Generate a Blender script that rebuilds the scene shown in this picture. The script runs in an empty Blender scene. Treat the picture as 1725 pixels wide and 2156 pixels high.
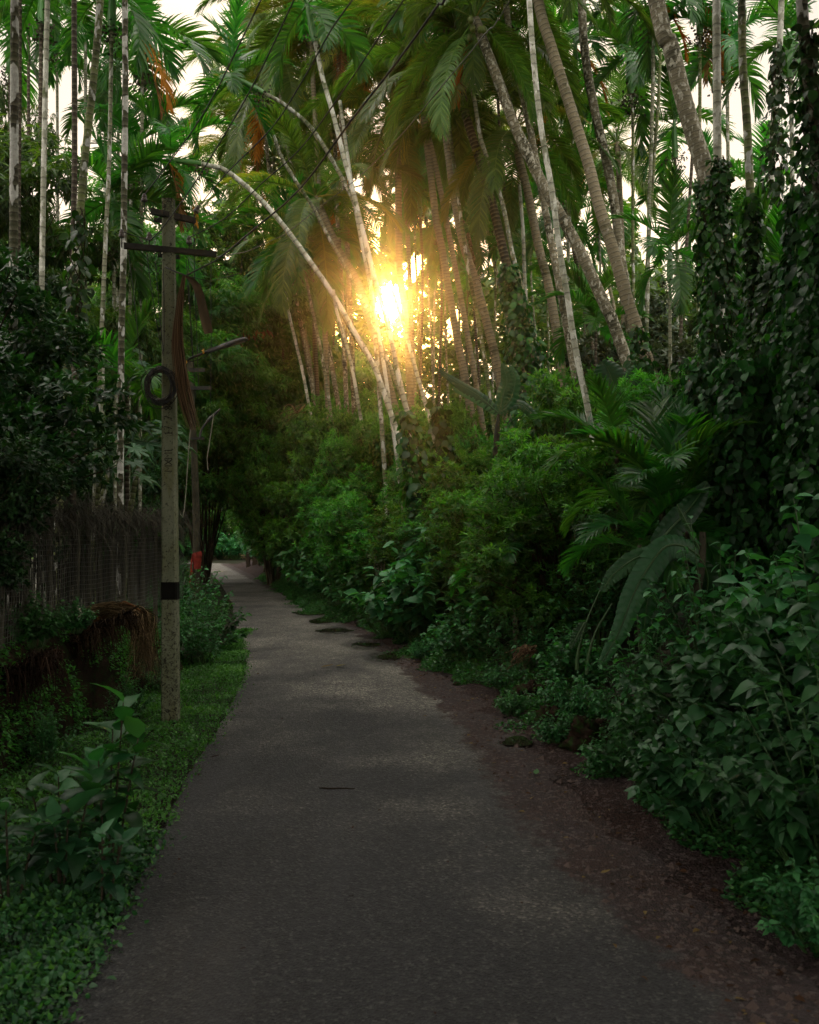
import bpy, math, random
import numpy as np
from mathutils import Vector, Matrix, Euler, noise

R = np.random.RandomState(7)
random.seed(7)
S = bpy.context.scene
C = S.collection
PI = math.pi
F = 1950.0      # focal length in units of a 1725 px wide view
CX, HY = 862.5, 1125.0
EYE = 2.1

def at(x, y, Y):
    return Vector(((x - CX) / F * Y, Y, EYE - (y - HY) / F * Y))

# ------------------------------------------------------------------ objects
def tag(o, label=None, cat=None, group=None, kind=None):
    if label: o['label'] = label
    if cat: o['category'] = cat
    if group: o['group'] = group
    if kind: o['kind'] = kind
    return o

def thing(name, label, cat, loc=(0, 0, 0), rz=0.0, group=None):
    o = bpy.data.objects.new(name, None)
    C.objects.link(o)
    o.location = loc
    o.rotation_euler = (0, 0, rz)
    o.empty_display_size = 0.2
    return tag(o, label, cat, group)

def inst(name, me, parent=None, loc=(0, 0, 0), rot=(0, 0, 0), sc=1.0):
    o = bpy.data.objects.new(name, me)
    C.objects.link(o)
    o.location = loc
    o.rotation_euler = rot
    o.scale = (sc, sc, sc) if not hasattr(sc, '__len__') else sc
    if parent: o.parent = parent
    return o

class MB:
    def __init__(s):
        s.v = []; s.q = []; s.t = []; s.a = []; s.b = []; s.n = 0; s.mq = []; s.mt = []
    def add(s, V, Q=None, T=None, tint=0.5, along=0.0, mi=0):
        V = np.asarray(V, float).reshape(-1, 3)
        k = len(V)
        s.v.append(V)
        s.a.append(np.broadcast_to(np.asarray(tint, float), (k,)))
        s.b.append(np.broadcast_to(np.asarray(along, float), (k,)))
        if Q is not None and len(Q):
            Q = np.asarray(Q, int).reshape(-1, 4); s.q.append(Q + s.n); s.mq.append(np.full(len(Q), mi))
        if T is not None and len(T):
            T = np.asarray(T, int).reshape(-1, 3); s.t.append(T + s.n); s.mt.append(np.full(len(T), mi))
        s.n += k
    def mesh(s, name, mats, smooth=True):
        me = bpy.data.meshes.new(name)
        V = np.concatenate(s.v)
        Q = np.concatenate(s.q) if s.q else np.zeros((0, 4), int)
        T = np.concatenate(s.t) if s.t else np.zeros((0, 3), int)
        me.vertices.add(len(V)); me.vertices.foreach_set('co', V.astype(np.float32).ravel())
        loops = np.concatenate([Q.ravel(), T.ravel()]).astype(np.int32)
        me.loops.add(len(loops)); me.loops.foreach_set('vertex_index', loops)
        me.polygons.add(len(Q) + len(T))
        st = np.concatenate([np.arange(len(Q)) * 4, len(Q) * 4 + np.arange(len(T)) * 3]).astype(np.int32)
        me.polygons.foreach_set('loop_start', st)
        if not isinstance(mats, (list, tuple)): mats = [mats]
        for m in mats: me.materials.append(m)
        mi = np.concatenate([x for x in s.mq] + [x for x in s.mt]).astype(np.int32)
        me.polygons.foreach_set('material_index', mi)
        me.polygons.foreach_set('use_smooth', np.full(len(Q) + len(T), smooth))
        at1 = me.attributes.new('tint', 'FLOAT', 'POINT'); at1.data.foreach_set('value', np.concatenate(s.a).astype(np.float32))
        at2 = me.attributes.new('along', 'FLOAT', 'POINT'); at2.data.foreach_set('value', np.concatenate(s.b).astype(np.float32))
        me.update(calc_edges=True)
        me.validate()
        return me
    def build(s, name, mats, parent=None, smooth=True, loc=(0, 0, 0)):
        return inst(name, s.mesh(name, mats, smooth), parent, loc)

def norm(a): return a / np.maximum(np.linalg.norm(a, axis=-1, keepdims=True), 1e-9)

def tube(mb, pts, rad, n=10, tint=0.5, rings=0.0, step=None, mi=0, cap=True, along0=0.0, jit=0.0):
    P = np.array([list(p) for p in pts], float)
    rad = np.broadcast_to(np.asarray(rad, float), (len(P),)).copy()
    if step:
        # Catmull-Rom resample
        Q = np.vstack([2 * P[0] - P[1], P, 2 * P[-1] - P[-2]])
        out = []; ro = []
        for i in range(len(P) - 1):
            p0, p1, p2, p3 = Q[i], Q[i + 1], Q[i + 2], Q[i + 3]
            m = max(1, int(np.linalg.norm(p2 - p1) / step))
            for k in range(m):
                t = k / m
                out.append(.5 * ((2 * p1) + (-p0 + p2) * t + (2 * p0 - 5 * p1 + 4 * p2 - p3) * t * t + (-p0 + 3 * p1 - 3 * p2 + p3) * t ** 3))
                ro.append(rad[i] * (1 - t) + rad[i + 1] * t)
        out.append(P[-1]); ro.append(rad[-1])
        P = np.array(out); rad = np.array(ro)
    T = norm(np.gradient(P, axis=0))
    ref = np.array([0, 1.0, 0.01]) if abs(T[0][1]) < .9 else np.array([1.0, 0, 0])
    N = []; r = ref
    for t in T:
        r = r - t * np.dot(r, t); r = r / max(np.linalg.norm(r), 1e-9); N.append(r)
    N = np.array(N); B = np.cross(T, N)
    al = np.concatenate([[0], np.cumsum(np.linalg.norm(np.diff(P, axis=0), axis=1))]) + along0
    if rings:
        ph = (al / rings) % 1.0
        rad = rad * (1 + .055 * (1 - ph) ** 2 - .02)
    if jit:
        rad = rad * (1 + jit * R.randn(len(rad)))
    an = np.linspace(0, 2 * PI, n, endpoint=False)
    V = P[:, None] + rad[:, None, None] * (np.cos(an)[None, :, None] * N[:, None] + np.sin(an)[None, :, None] * B[:, None])
    m = len(P)
    i = np.arange(m - 1)[:, None] * n; j = np.arange(n)[None]; j2 = (j + 1) % n
    Qd = np.stack([i + j, i + j2, i + n + j2, i + n + j], -1).reshape(-1, 4)
    mb.add(V.reshape(-1, 3), Qd, None, tint, np.repeat(al, n), mi)
    if cap:
        base = mb.n
        for k, (c, rr) in enumerate(((0, V[0]), (m - 1, V[-1]))):
            VV = np.vstack([P[c][None], rr])
            a = np.arange(n) + 1; b = np.roll(a, -1)
            tr = np.stack([np.zeros(n, int), b, a], -1) if k == 0 else np.stack([np.zeros(n, int), a, b], -1)
            mb.add(VV, None, tr, tint, al[c], mi)

def box(mb, c, d, rot=None, tint=.5, mi=0, bev=0.0):
    dx, dy, dz = [k / 2 for k in d]
    V = np.array([[x, y, z] for x in (-dx, dx) for y in (-dy, dy) for z in (-dz, dz)], float)
    if rot is not None: V = V @ np.array(rot.to_matrix()).T
    V = V + np.array(c)
    Q = [[0, 1, 3, 2], [4, 6, 7, 5], [0, 4, 5, 1], [2, 3, 7, 6], [0, 2, 6, 4], [1, 5, 7, 3]]
    mb.add(V, Q, None, tint, 0, mi)

# ------------------------------------------------------------------ leaf templates (x along, y across, z normal)
def tpl_leaf(rows=5, w=.25, bend=.25, fold=.12, point=1.6, heart=False, wav=0.0):
    V = []
    for i in range(rows + 1):
        s = i / rows
        if heart: ww = w * (math.sin(PI * min(1, (s * .93 + .12))) ** .75 if s < .999 else 0)
        else: ww = w * (math.sin(PI * s ** .75) ** .9) * (1 - s * .25)
        if s >= .999: ww = 0.004
        z = -bend * s * s
        wv = wav * math.sin(s * 17)
        V += [[s, -ww, z + fold * ww / max(w, .01) * w * 2 + wv], [s, 0, z], [s, ww, z + fold * ww / max(w, .01) * w * 2 - wv]]
    Q = []
    for i in range(rows):
        a = i * 3
        Q += [[a, a + 1, a + 4, a + 3], [a + 1, a + 2, a + 5, a + 4]]
    return np.array(V), np.array(Q), None

def tpl_diamond(w=.2, bend=.15, fold=.08, m=.42):
    V = np.array([[0, 0, 0], [m, -w, fold - bend * .2], [1, 0, -bend], [m, w, fold - bend * .2]], float)
    return V, None, np.array([[0, 1, 2], [0, 2, 3]])

def tpl_six(w=.22, bend=.2, fold=.06):
    V = np.array([[0, 0, 0], [.3, -w, fold], [.68, -w * .72, fold - bend * .4], [1, 0, -bend], [.68, w * .72, fold - bend * .4], [.3, w, fold], [.5, 0, -bend * .2]], float)
    return V, None, np.array([[0, 1, 6], [1, 2, 6], [2, 3, 6], [3, 4, 6], [4, 5, 6], [5, 0, 6]])

def scatter(mb, tpl, pos, d, up, sc, tint, mi=0):
    V, Q, T = tpl
    N = len(pos); k = len(V)
    d = norm(np.asarray(d, float)); up = np.asarray(up, float)
    z = norm(up - d * np.sum(up * d, -1, keepdims=True)); y = np.cross(z, d)
    sc = np.broadcast_to(np.asarray(sc, float), (N,))
    P = pos[:, None] + sc[:, None, None] * (V[None, :, 0:1] * d[:, None] + V[None, :, 1:2] * y[:, None] + V[None, :, 2:3] * z[:, None])
    off = (np.arange(N) * k)[:, None, None]
    Qq = (Q[None] + off).reshape(-1, 4) if Q is not None else None
    Tt = (T[None] + off).reshape(-1, 3) if T is not None else None
    mb.add(P.reshape(-1, 3), Qq, Tt, np.repeat(np.broadcast_to(tint, (N,)), k), 0, mi)

def rdir(n, zlo=-1, zhi=1):
    z = R.uniform(zlo, zhi, n); a = R.uniform(0, 2 * PI, n); r = np.sqrt(1 - z * z)
    return np.stack([r * np.cos(a), r * np.sin(a), z], -1)

# ------------------------------------------------------------------ materials
def newmat(name):
    m = bpy.data.materials.new(name); m.use_nodes = True
    nt = m.node_tree
    for n in list(nt.nodes): nt.nodes.remove(n)
    o = nt.nodes.new('ShaderNodeOutputMaterial')
    return m, nt, o
def N_(nt, typ, **kw):
    n = nt.nodes.new(typ)
    for k, v in kw.items():
        if k in n.inputs: n.inputs[k].default_value = v
        else: setattr(n, k, v)
    return n
def L_(nt, a, b): nt.links.new(a, b)
def ramp(nt, fac, stops):
    r = nt.nodes.new('ShaderNodeValToRGB')
    els = r.color_ramp.elements
    while len(els) < len(stops): els.new(.5)
    for e, (p, c) in zip(els, stops):
        e.position = p; e.color = (*c, 1) if len(c) == 3 else c
    L_(nt, fac, r.inputs[0])
    return r.outputs[0]
def mixc(nt, f, a, b, blend='MIX'):
    m = nt.nodes.new('ShaderNodeMix'); m.data_type = 'RGBA'; m.blend_type = blend
    for sock, v in ((0, f), (6, a), (7, b)):
        if hasattr(v, 'is_output') or hasattr(v, 'links'): L_(nt, v, m.inputs[sock])
        elif isinstance(v, (int, float)): m.inputs[sock].default_value = v
        else: m.inputs[sock].default_value = (*v, 1)
    return m.outputs[2]
def mathn(nt, op, a, b=None, c=None, clamp=False):
    m = nt.nodes.new('ShaderNodeMath'); m.operation = op; m.use_clamp = clamp
    for i, v in enumerate((a, b, c)):
        if v is None: continue
        if hasattr(v, 'links'): L_(nt, v, m.inputs[i])
        else: m.inputs[i].default_value = v
    return m.outputs[0]
def mrange(nt, v, a, b, c=0.0, d=1.0, smooth=False):
    m = nt.nodes.new('ShaderNodeMapRange'); m.clamp = True
    if smooth: m.interpolation_type = 'SMOOTHSTEP'
    L_(nt, v, m.inputs[0])
    for i, x in enumerate((a, b, c, d)): m.inputs[i + 1].default_value = x
    return m.outputs[0]
def noisen(nt, co, scale, detail=4, rough=.55, out=0, dist=0.0):
    n = N_(nt, 'ShaderNodeTexNoise', Scale=scale, Detail=detail, Roughness=rough, Distortion=dist)
    if co is not None: L_(nt, co, n.inputs['Vector'])
    return n.outputs[out]
def coords(nt, which='Object'):
    return nt.nodes.new('ShaderNodeTexCoord').outputs[which]

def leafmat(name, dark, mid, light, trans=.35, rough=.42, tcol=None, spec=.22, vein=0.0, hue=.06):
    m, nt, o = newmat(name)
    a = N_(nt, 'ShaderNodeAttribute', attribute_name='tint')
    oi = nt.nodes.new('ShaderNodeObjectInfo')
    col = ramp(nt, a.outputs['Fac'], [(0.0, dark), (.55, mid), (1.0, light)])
    hs = nt.nodes.new('ShaderNodeHueSaturation')
    L_(nt, col, hs.inputs['Color'])
    L_(nt, mrange(nt, oi.outputs['Random'], 0, 1, .5 - hue * .35, .5 + hue * .3), hs.inputs['Hue'])
    L_(nt, mrange(nt, oi.outputs['Random'], 0, 1, .75, 1.25), hs.inputs['Value'])
    p = N_(nt, 'ShaderNodeBsdfPrincipled', Roughness=rough)
    p.inputs['Specular IOR Level'].default_value = spec
    L_(nt, hs.outputs[0], p.inputs['Base Color'])
    nz = noisen(nt, coords(nt), 9, 3)
    bp = N_(nt, 'ShaderNodeBump', Strength=.25, Distance=.02); L_(nt, nz, bp.inputs['Height']); L_(nt, bp.outputs[0], p.inputs['Normal'])
    t = nt.nodes.new('ShaderNodeBsdfTranslucent')
    tc = mixc(nt, 1.0, hs.outputs[0], tcol or (1.9, 1.7, .7), 'MULTIPLY')
    L_(nt, tc, t.inputs[0])
    ms = N_(nt, 'ShaderNodeMixShader'); ms.inputs[0].default_value = trans
    L_(nt, p.outputs[0], ms.inputs[1]); L_(nt, t.outputs[0], ms.inputs[2]); L_(nt, ms.outputs[0], o.inputs[0])
    return m

def trunkmat(name, base1, base2, lichen, moss, lichen_lo, ringd, ring_dark, moss_lo=.5, lsc=9.0):
    m, nt, o = newmat(name)
    co = coords(nt); oi = nt.nodes.new('ShaderNodeObjectInfo')
    va = nt.nodes.new('ShaderNodeVectorMath'); va.operation = 'ADD'
    L_(nt, co, va.inputs[0]); L_(nt, oi.outputs['Location'], va.inputs[1]); co = va.outputs[0]
    al = N_(nt, 'ShaderNodeAttribute', attribute_name='along').outputs['Fac']
    n1 = noisen(nt, co, 6, 6)
    col = mixc(nt, n1, base1, base2)
    nm = noisen(nt, co, 1.3, 5, .6)
    col = mixc(nt, mrange(nt, nm, moss_lo, moss_lo + .1), col, moss)
    # rings
    wob = mathn(nt, 'ADD', al, mathn(nt, 'MULTIPLY', noisen(nt, co, 3, 2), .05))
    fr = mathn(nt, 'FRACT', mathn(nt, 'DIVIDE', wob, ringd))
    ring = mrange(nt, fr, 0.0, .34, 1.0, 0.0)
    col = mixc(nt, mrange(nt, fr, .5, 1.0, 0, .35), col, (.30, .28, .20))
    col = mixc(nt, mathn(nt, 'MULTIPLY', ring, ring_dark), col, (.012, .011, .008))
    # lichen patches: rounded blobs
    dsc = nt.nodes.new('ShaderNodeMapping'); dsc.inputs['Scale'].default_value = (1, 1, .55); L_(nt, co, dsc.inputs[0])
    n2 = noisen(nt, dsc.outputs[0], lsc, 2.5, .5)
    lf = mrange(nt, n2, lichen_lo, lichen_lo + .03)
    col = mixc(nt, lf, col, mixc(nt, noisen(nt, co, 20, 3), lichen, tuple(k * .6 for k in lichen)))
    n3 = noisen(nt, co, 45, 4, .7)
    col = mixc(nt, mrange(nt, n3, .55, .75, 0, .75), col, (.015, .014, .01))
    p = N_(nt, 'ShaderNodeBsdfPrincipled', Roughness=.85); p.inputs['Specular IOR Level'].default_value = .2
    L_(nt, col, p.inputs['Base Color'])
    h = mathn(nt, 'ADD', mathn(nt, 'MULTIPLY', ring, -.6), mathn(nt, 'MULTIPLY', noisen(nt, co, 25, 6, .65), .8))
    bp = N_(nt, 'ShaderNodeBump', Strength=.8, Distance=.03); L_(nt, h, bp.inputs['Height']); L_(nt, bp.outputs[0], p.inputs['Normal'])
    L_(nt, p.outputs[0], o.inputs[0])
    return m

def simplemat(name, c1, c2, sc=8, rough=.7, bump=.4, spec=.3, metal=0.0, c3=None, lo=.6, stretch=None, tintmix=False):
    m, nt, o = newmat(name)
    co = coords(nt)
    if stretch:
        mp = nt.nodes.new('ShaderNodeMapping'); mp.inputs['Scale'].default_value = stretch; L_(nt, co, mp.inputs[0]); co = mp.outputs[0]
    n = noisen(nt, co, sc, 6, .6)
    if tintmix:
        a = N_(nt, 'ShaderNodeAttribute', attribute_name='tint')
        n = mathn(nt, 'ADD', mathn(nt, 'MULTIPLY', n, .5), mathn(nt, 'MULTIPLY', a.outputs['Fac'], .75))
    col = mixc(nt, mrange(nt, n, .3, .7), c1, c2)
    if c3: col = mixc(nt, mrange(nt, noisen(nt, co, sc * 3.7, 5, .7), lo, lo + .06), col, c3)
    p = N_(nt, 'ShaderNodeBsdfPrincipled', Roughness=rough, Metallic=metal); p.inputs['Specular IOR Level'].default_value = spec
    L_(nt, col, p.inputs['Base Color'])
    bp = N_(nt, 'ShaderNodeBump', Strength=bump, Distance=.02); L_(nt, noisen(nt, co, sc * 5, 6, .7), bp.inputs['Height']); L_(nt, bp.outputs[0], p.inputs['Normal'])
    L_(nt, p.outputs[0], o.inputs[0])
    return m

M = {}
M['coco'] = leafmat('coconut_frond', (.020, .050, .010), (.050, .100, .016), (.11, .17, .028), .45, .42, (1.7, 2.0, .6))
M['cocoy'] = leafmat('coconut_frond_sunlit', (.06, .09, .014), (.12, .14, .022), (.20, .19, .03), .5, .4, (1.9, 1.8, .5))  # sunlight painted in: paler, yellower copy of the coconut frond
M['areca'] = leafmat('areca_frond', (.008, .045, .010), (.018, .095, .014), (.05, .17, .02), .42, .36, (2.2, 2.1, .6))
M['dry'] = leafmat('dry_frond', (.07, .035, .012), (.17, .085, .03), (.30, .17, .07), .3, .8, (1.4, 1.0, .6), spec=.1)
M['orange'] = leafmat('withered_frond', (.13, .045, .008), (.30, .11, .015), (.42, .20, .03), .4, .7, (1.6, 1.1, .5), spec=.1)
M['brown'] = leafmat('brown_frond', (.035, .022, .012), (.10, .062, .033), (.27, .18, .10), .12, .85, (1.3, 1.0, .7), spec=.08)
M['brown2'] = leafmat('rotting_frond', (.012, .008, .005), (.035, .022, .012), (.09, .055, .03), .08, .85, (1.2, 1.0, .7), spec=.08)
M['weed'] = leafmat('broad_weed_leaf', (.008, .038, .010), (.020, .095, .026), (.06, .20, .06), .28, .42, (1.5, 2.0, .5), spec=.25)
M['weedd'] = leafmat('shaded_weed_leaf', (.006, .028, .010), (.018, .074, .026), (.055, .16, .060), .24, .42, (1.4, 1.9, .6), spec=.25)  # darker copy of the weed leaf, foreground shade put into its colour
M['rosette'] = leafmat('rosette_leaf', (.013, .048, .008), (.034, .125, .017), (.085, .25, .034), .38, .45, (1.9, 1.9, .5))
M['mango'] = leafmat('mango_leaf', (.014, .045, .010), (.030, .10, .016), (.075, .18, .03), .38, .45, (2.0, 1.9, .6))
M['glossy'] = leafmat('glossy_leaf', (.006, .022, .007), (.012, .045, .012), (.025, .085, .02), .22, .40, (1.8, 2.0, .5), spec=.15)
M['grey'] = leafmat('dull_leaf', (.016, .026, .013), (.035, .055, .028), (.07, .095, .05), .2, .5, (1.5, 1.6, .7))
M['vine'] = leafmat('vine_leaf', (.005, .026, .006), (.012, .055, .010), (.03, .12, .016), .28, .42, (1.6, 2.0, .4), spec=.2)
M['grass'] = leafmat('grass_blade', (.016, .055, .010), (.040, .125, .024), (.09, .21, .05), .35, .45, (1.6, 1.8, .5))
M['banana'] = leafmat('banana_leaf', (.006, .028, .008), (.013, .056, .015), (.035, .10, .034), .22, .40, (1.5, 2.0, .5), spec=.3)
M['papaya'] = leafmat('papaya_leaf', (.012, .04, .018), (.025, .07, .03), (.05, .11, .05), .25, .45, (1.6, 1.9, .6))
M['red'] = leafmat('young_red_leaf', (.05, .018, .008), (.11, .04, .015), (.15, .09, .02), .35, .5, (1.4, 1.1, .7))
M['litter'] = leafmat('fallen_leaf', (.02, .010, .005), (.05, .025, .010), (.16, .12, .04), .1, .8, (1, 1, 1), spec=.1)
M['bark'] = simplemat('bark', (.03, .022, .014), (.012, .009, .006), 5, .9, .9, .1)
M['twig'] = simplemat('twig', (.05, .04, .025), (.02, .016, .01), 9, .9, .5, .1)
M['greenstem'] = simplemat('green_stem', (.03, .08, .015), (.02, .05, .01), 3, .45, .1, .4)
M['shaft'] = simplemat('crown_shaft', (.05, .17, .03), (.03, .10, .015), 2, .4, .1, .4)
M['nut'] = simplemat('coconut_husk', (.10, .13, .02), (.06, .08, .015), 2, .5, .1, .4)
M['seed'] = simplemat('seed_cluster', (.02, .02, .012), (.05, .05, .025), 12, .8, .4, .2)
M['t_areca'] = trunkmat('areca_bark', (.20, .20, .13), (.11, .12, .07), (.42, .42, .36), (.045, .065, .018), .57, .14, .8, .52)
M['t_pale'] = trunkmat('areca_bark_pale', (.36, .36, .28), (.24, .245, .18), (.60, .59, .50), (.09, .11, .045), .52, .17, .7, .56, 5)
M['t_patch'] = trunkmat('areca_bark_lichen', (.035, .035, .020), (.06, .065, .028), (.55, .54, .48), (.03, .026, .014), .50, .12, .6, .5, 5.5)
M['t_green'] = trunkmat('areca_bark_mossy', (.08, .11, .03), (.15, .17, .06), (.48, .48, .42), (.035, .045, .014), .585, .12, .75, .5, 6)
M['t_coco'] = trunkmat('coconut_bark', (.22, .18, .11), (.12, .10, .062), (.26, .23, .17), (.06, .055, .025), .63, .11, .75, .56, 8)
M['t_dark'] = trunkmat('coconut_bark_dark', (.05, .036, .022), (.028, .021, .014), (.16, .14, .10), (.02, .02, .01), .68, .11, .7, .5, 10)
M['t_lich'] = trunkmat('coconut_bark_lichen', (.19, .165, .105), (.09, .08, .05), (.38, .36, .28), (.04, .038, .02), .56, .10, .7, .5, 14)
M['steel'] = simplemat('rusted_steel', (.035, .034, .028), (.02, .019, .015), 14, .7, .3, .3, .3, (.06, .035, .02), .62)
M['porcelain'] = simplemat('porcelain', (.10, .075, .06), (.05, .035, .03), 10, .35, .1, .5)
M['cable'] = simplemat('cable', (.02, .02, .018), (.01, .01, .01), 5, .6, .1, .3)
M['wire'] = simplemat('aluminium_wire', (.12, .12, .09), (.07, .07, .05), 9, .5, .1, .4, .6)
M['lampbody'] = simplemat('lamp_housing', (.05, .05, .048), (.03, .03, .028), 6, .45, .1, .5, .5)
M['rope'] = simplemat('pale_rope', (.35, .33, .26), (.2, .19, .14), 20, .8, .2, .2)
M['redcloth'] = simplemat('red_cloth', (.28, .03, .018), (.08, .012, .008), 12, .8, .3, .2)
M['yellow'] = simplemat('yellow_petal', (.6, .35, .02), (.5, .25, .02), 12, .6, .1, .2)
M['post'] = simplemat('weathered_post', (.085, .08, .055), (.04, .038, .026), 7, .9, .5, .15, 0, (.015, .014, .01), .6)
M['net'] = simplemat('net_wire', (.05, .05, .04), (.09, .09, .075), 10, .7, .1, .3)
M['thatch'] = simplemat('grey_thatch', (.012, .011, .008), (.050, .046, .034), 6, .9, .4, .1, tintmix=True)
M['laterite'] = simplemat('laterite_stone', (.026, .015, .010), (.007, .006, .004), 3.5, .95, 1.0, .05, 0, (.012, .028, .006), .52)
M['stone'] = simplemat('gravel_stone', (.09, .065, .055), (.045, .03, .026), 8, .9, .6, .2)
M['pole2'] = simplemat('dark_mossy_post', (.060, .055, .035), (.022, .020, .013), 5, .9, .6, .15, 0, (.012, .012, .008), .58)
M['text'] = simplemat('incised_black', (.008, .008, .006), (.004, .004, .003), 10, .9, .1, .1)

def concrete():
    m, nt, o = newmat('mossy_concrete')
    co = coords(nt)
    mp = nt.nodes.new('ShaderNodeMapping'); mp.inputs['Scale'].default_value = (1, 1, .25); L_(nt, co, mp.inputs[0])
    col = mixc(nt, mrange(nt, noisen(nt, mp.outputs[0], 9, 5), .35, .65), (.12, .13, .070), (.175, .185, .125))
    col = mixc(nt, mrange(nt, noisen(nt, mp.outputs[0], 5, 4), .55, .7), col, (.13, .13, .05))
    z = nt.nodes.new('ShaderNodeSeparateXYZ'); L_(nt, co, z.inputs[0])
    low = mrange(nt, z.outputs[2], 0, 2.2, .055, 0.0)
    top = mrange(nt, z.outputs[2], 5.5, 5.85, 0, .1)
    n = noisen(nt, co, 30, 8, .8, dist=.8)
    f = mathn(nt, 'ADD', mathn(nt, 'ADD', n, low), top)
    col = mixc(nt, mrange(nt, f, .545, .60), col, (.018, .018, .012))
    n2 = noisen(nt, co, 7, 6, .75)
    col = mixc(nt, mrange(nt, mathn(nt, 'ADD', n2, mathn(nt, 'ADD', low, top)), .60, .74, 0, .8), col, (.035, .035, .022))
    p = N_(nt, 'ShaderNodeBsdfPrincipled', Roughness=.9); p.inputs['Specular IOR Level'].default_value = .2
    L_(nt, col, p.inputs['Base Color'])
    bp = N_(nt, 'ShaderNodeBump', Strength=.7, Distance=.01); L_(nt, n, bp.inputs['Height']); L_(nt, bp.outputs[0], p.inputs['Normal'])
    L_(nt, p.outputs[0], o.inputs[0]); return m
M['concrete'] = concrete()

def gravelcol(nt, co):
    n1 = noisen(nt, co, 1.1, 5, .6)
    c = mixc(nt, mrange(nt, n1, .35, .65), (.040, .020, .015), (.036, .027, .028))
    v = N_(nt, 'ShaderNodeTexVoronoi', Scale=55.0); L_(nt, co, v.inputs['Vector'])
    c2 = mixc(nt, mrange(nt, v.outputs['Distance'], .2, .8), c, mixc(nt, .5, c, (.008, .005, .004)))
    g = N_(nt, 'ShaderNodeTexVoronoi', Scale=38.0); L_(nt, co, g.inputs['Vector'])
    sep = nt.nodes.new('ShaderNodeSeparateColor'); L_(nt, g.outputs['Color'], sep.inputs[0])
    c3 = mixc(nt, mrange(nt, sep.outputs[0], .80, .84, 0, .7), c2, (.085, .065, .06))
    c3 = mixc(nt, mrange(nt, sep.outputs[1], .78, .82, 0, .8), c3, (.012, .008, .006))
    return c3, mathn(nt, 'ADD', v.outputs['Distance'], noisen(nt, co, 90, 3))

def roadmat():
    m, nt, o = newmat('asphalt')
    co = coords(nt)
    ed = N_(nt, 'ShaderNodeAttribute', attribute_name='along').outputs['Fac']   # metres in from the right edge
    n1 = noisen(nt, co, .55, 4, .6)
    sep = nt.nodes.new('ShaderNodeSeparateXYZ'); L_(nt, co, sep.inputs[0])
    far = mrange(nt, sep.outputs[1], 3, 16, -.16, .18)  # asphalt colour darkens toward the camera: foreground shade painted in
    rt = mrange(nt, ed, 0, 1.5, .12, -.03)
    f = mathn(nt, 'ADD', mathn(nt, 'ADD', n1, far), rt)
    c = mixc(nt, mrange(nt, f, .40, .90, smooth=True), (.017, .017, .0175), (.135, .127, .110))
    # aggregate speckle
    g = N_(nt, 'ShaderNodeTexVoronoi', Scale=70.0); L_(nt, co, g.inputs['Vector'])
    sp = nt.nodes.new('ShaderNodeSeparateColor'); L_(nt, g.outputs['Color'], sp.inputs[0])
    c = mixc(nt, 1.0, c, ramp(nt, sp.outputs[0], [(0, (.25, .25, .26)), (.5, (.85, .85, .85)), (.84, (1.3, 1.3, 1.26)), (1, (3.2, 3.1, 2.8))]), 'MULTIPLY')
    n5 = noisen(nt, co, 16, 3, .7)
    c = mixc(nt, 1.0, c, ramp(nt, n5, [(.3, (.58, .58, .60)), (.7, (1.4, 1.4, 1.36))]), 'MULTIPLY')
    # soft tracks and stains
    mp = nt.nodes.new('ShaderNodeMapping'); mp.inputs['Scale'].default_value = (2.2, .35, 1); L_(nt, co, mp.inputs[0])
    n3 = noisen(nt, mp.outputs[0], 1.2, 5, .6)
    c = mixc(nt, mrange(nt, n3, .5, .68, 0, .45), c, (.03, .03, .032))
    gc, gh = gravelcol(nt, co)
    nn = mathn(nt, 'MULTIPLY', mathn(nt, 'SUBTRACT', noisen(nt, co, 2.2, 6, .75), .5), 1.0)
    e2 = mathn(nt, 'ADD', ed, nn)
    c = mixc(nt, mrange(nt, e2, .16, .02), c, gc)
    wt = N_(nt, 'ShaderNodeAttribute', attribute_name='tint').outputs['Fac']
    wt = mrange(nt, mathn(nt, 'ADD', wt, mathn(nt, 'MULTIPLY', mathn(nt, 'SUBTRACT', noisen(nt, co, 5, 4, .7), .5), .35)), .15, .6)
    c = mixc(nt, mathn(nt, 'MULTIPLY', wt, .7), c, (.012, .011, .009))
    p = N_(nt, 'ShaderNodeBsdfPrincipled', Roughness=.72)
    L_(nt, mathn(nt, 'ADD', mrange(nt, wt, 0, 1, .72, .22), mrange(nt, e2, .16, .02, 0, .18)), p.inputs['Roughness']); p.inputs['Specular IOR Level'].default_value = .35
    L_(nt, c, p.inputs['Base Color'])
    h = mathn(nt, 'ADD', g.outputs['Distance'], mathn(nt, 'MULTIPLY', noisen(nt, co, 30, 4, .7), 1.2))
    bp = N_(nt, 'ShaderNodeBump', Strength=.9, Distance=.012); L_(nt, h, bp.inputs['Height']); L_(nt, bp.outputs[0], p.inputs['Normal'])
    L_(nt, p.outputs[0], o.inputs[0]); return m
def soilmat(name, green):
    m, nt, o = newmat(name)
    co = coords(nt)
    c, h = gravelcol(nt, co)
    if green:
        c = mixc(nt, mrange(nt, noisen(nt, co, 1.5, 6, .7), .35, .6), (.012, .022, .008), (.02, .016, .010))
    p = N_(nt, 'ShaderNodeBsdfPrincipled', Roughness=.9); p.inputs['Specular IOR Level'].default_value = .15
    L_(nt, c, p.inputs['Base Color'])
    bp = N_(nt, 'ShaderNodeBump', Strength=1, Distance=.02); L_(nt, h, bp.inputs['Height']); L_(nt, bp.outputs[0], p.inputs['Normal'])
    L_(nt, p.outputs[0], o.inputs[0]); return m
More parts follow.
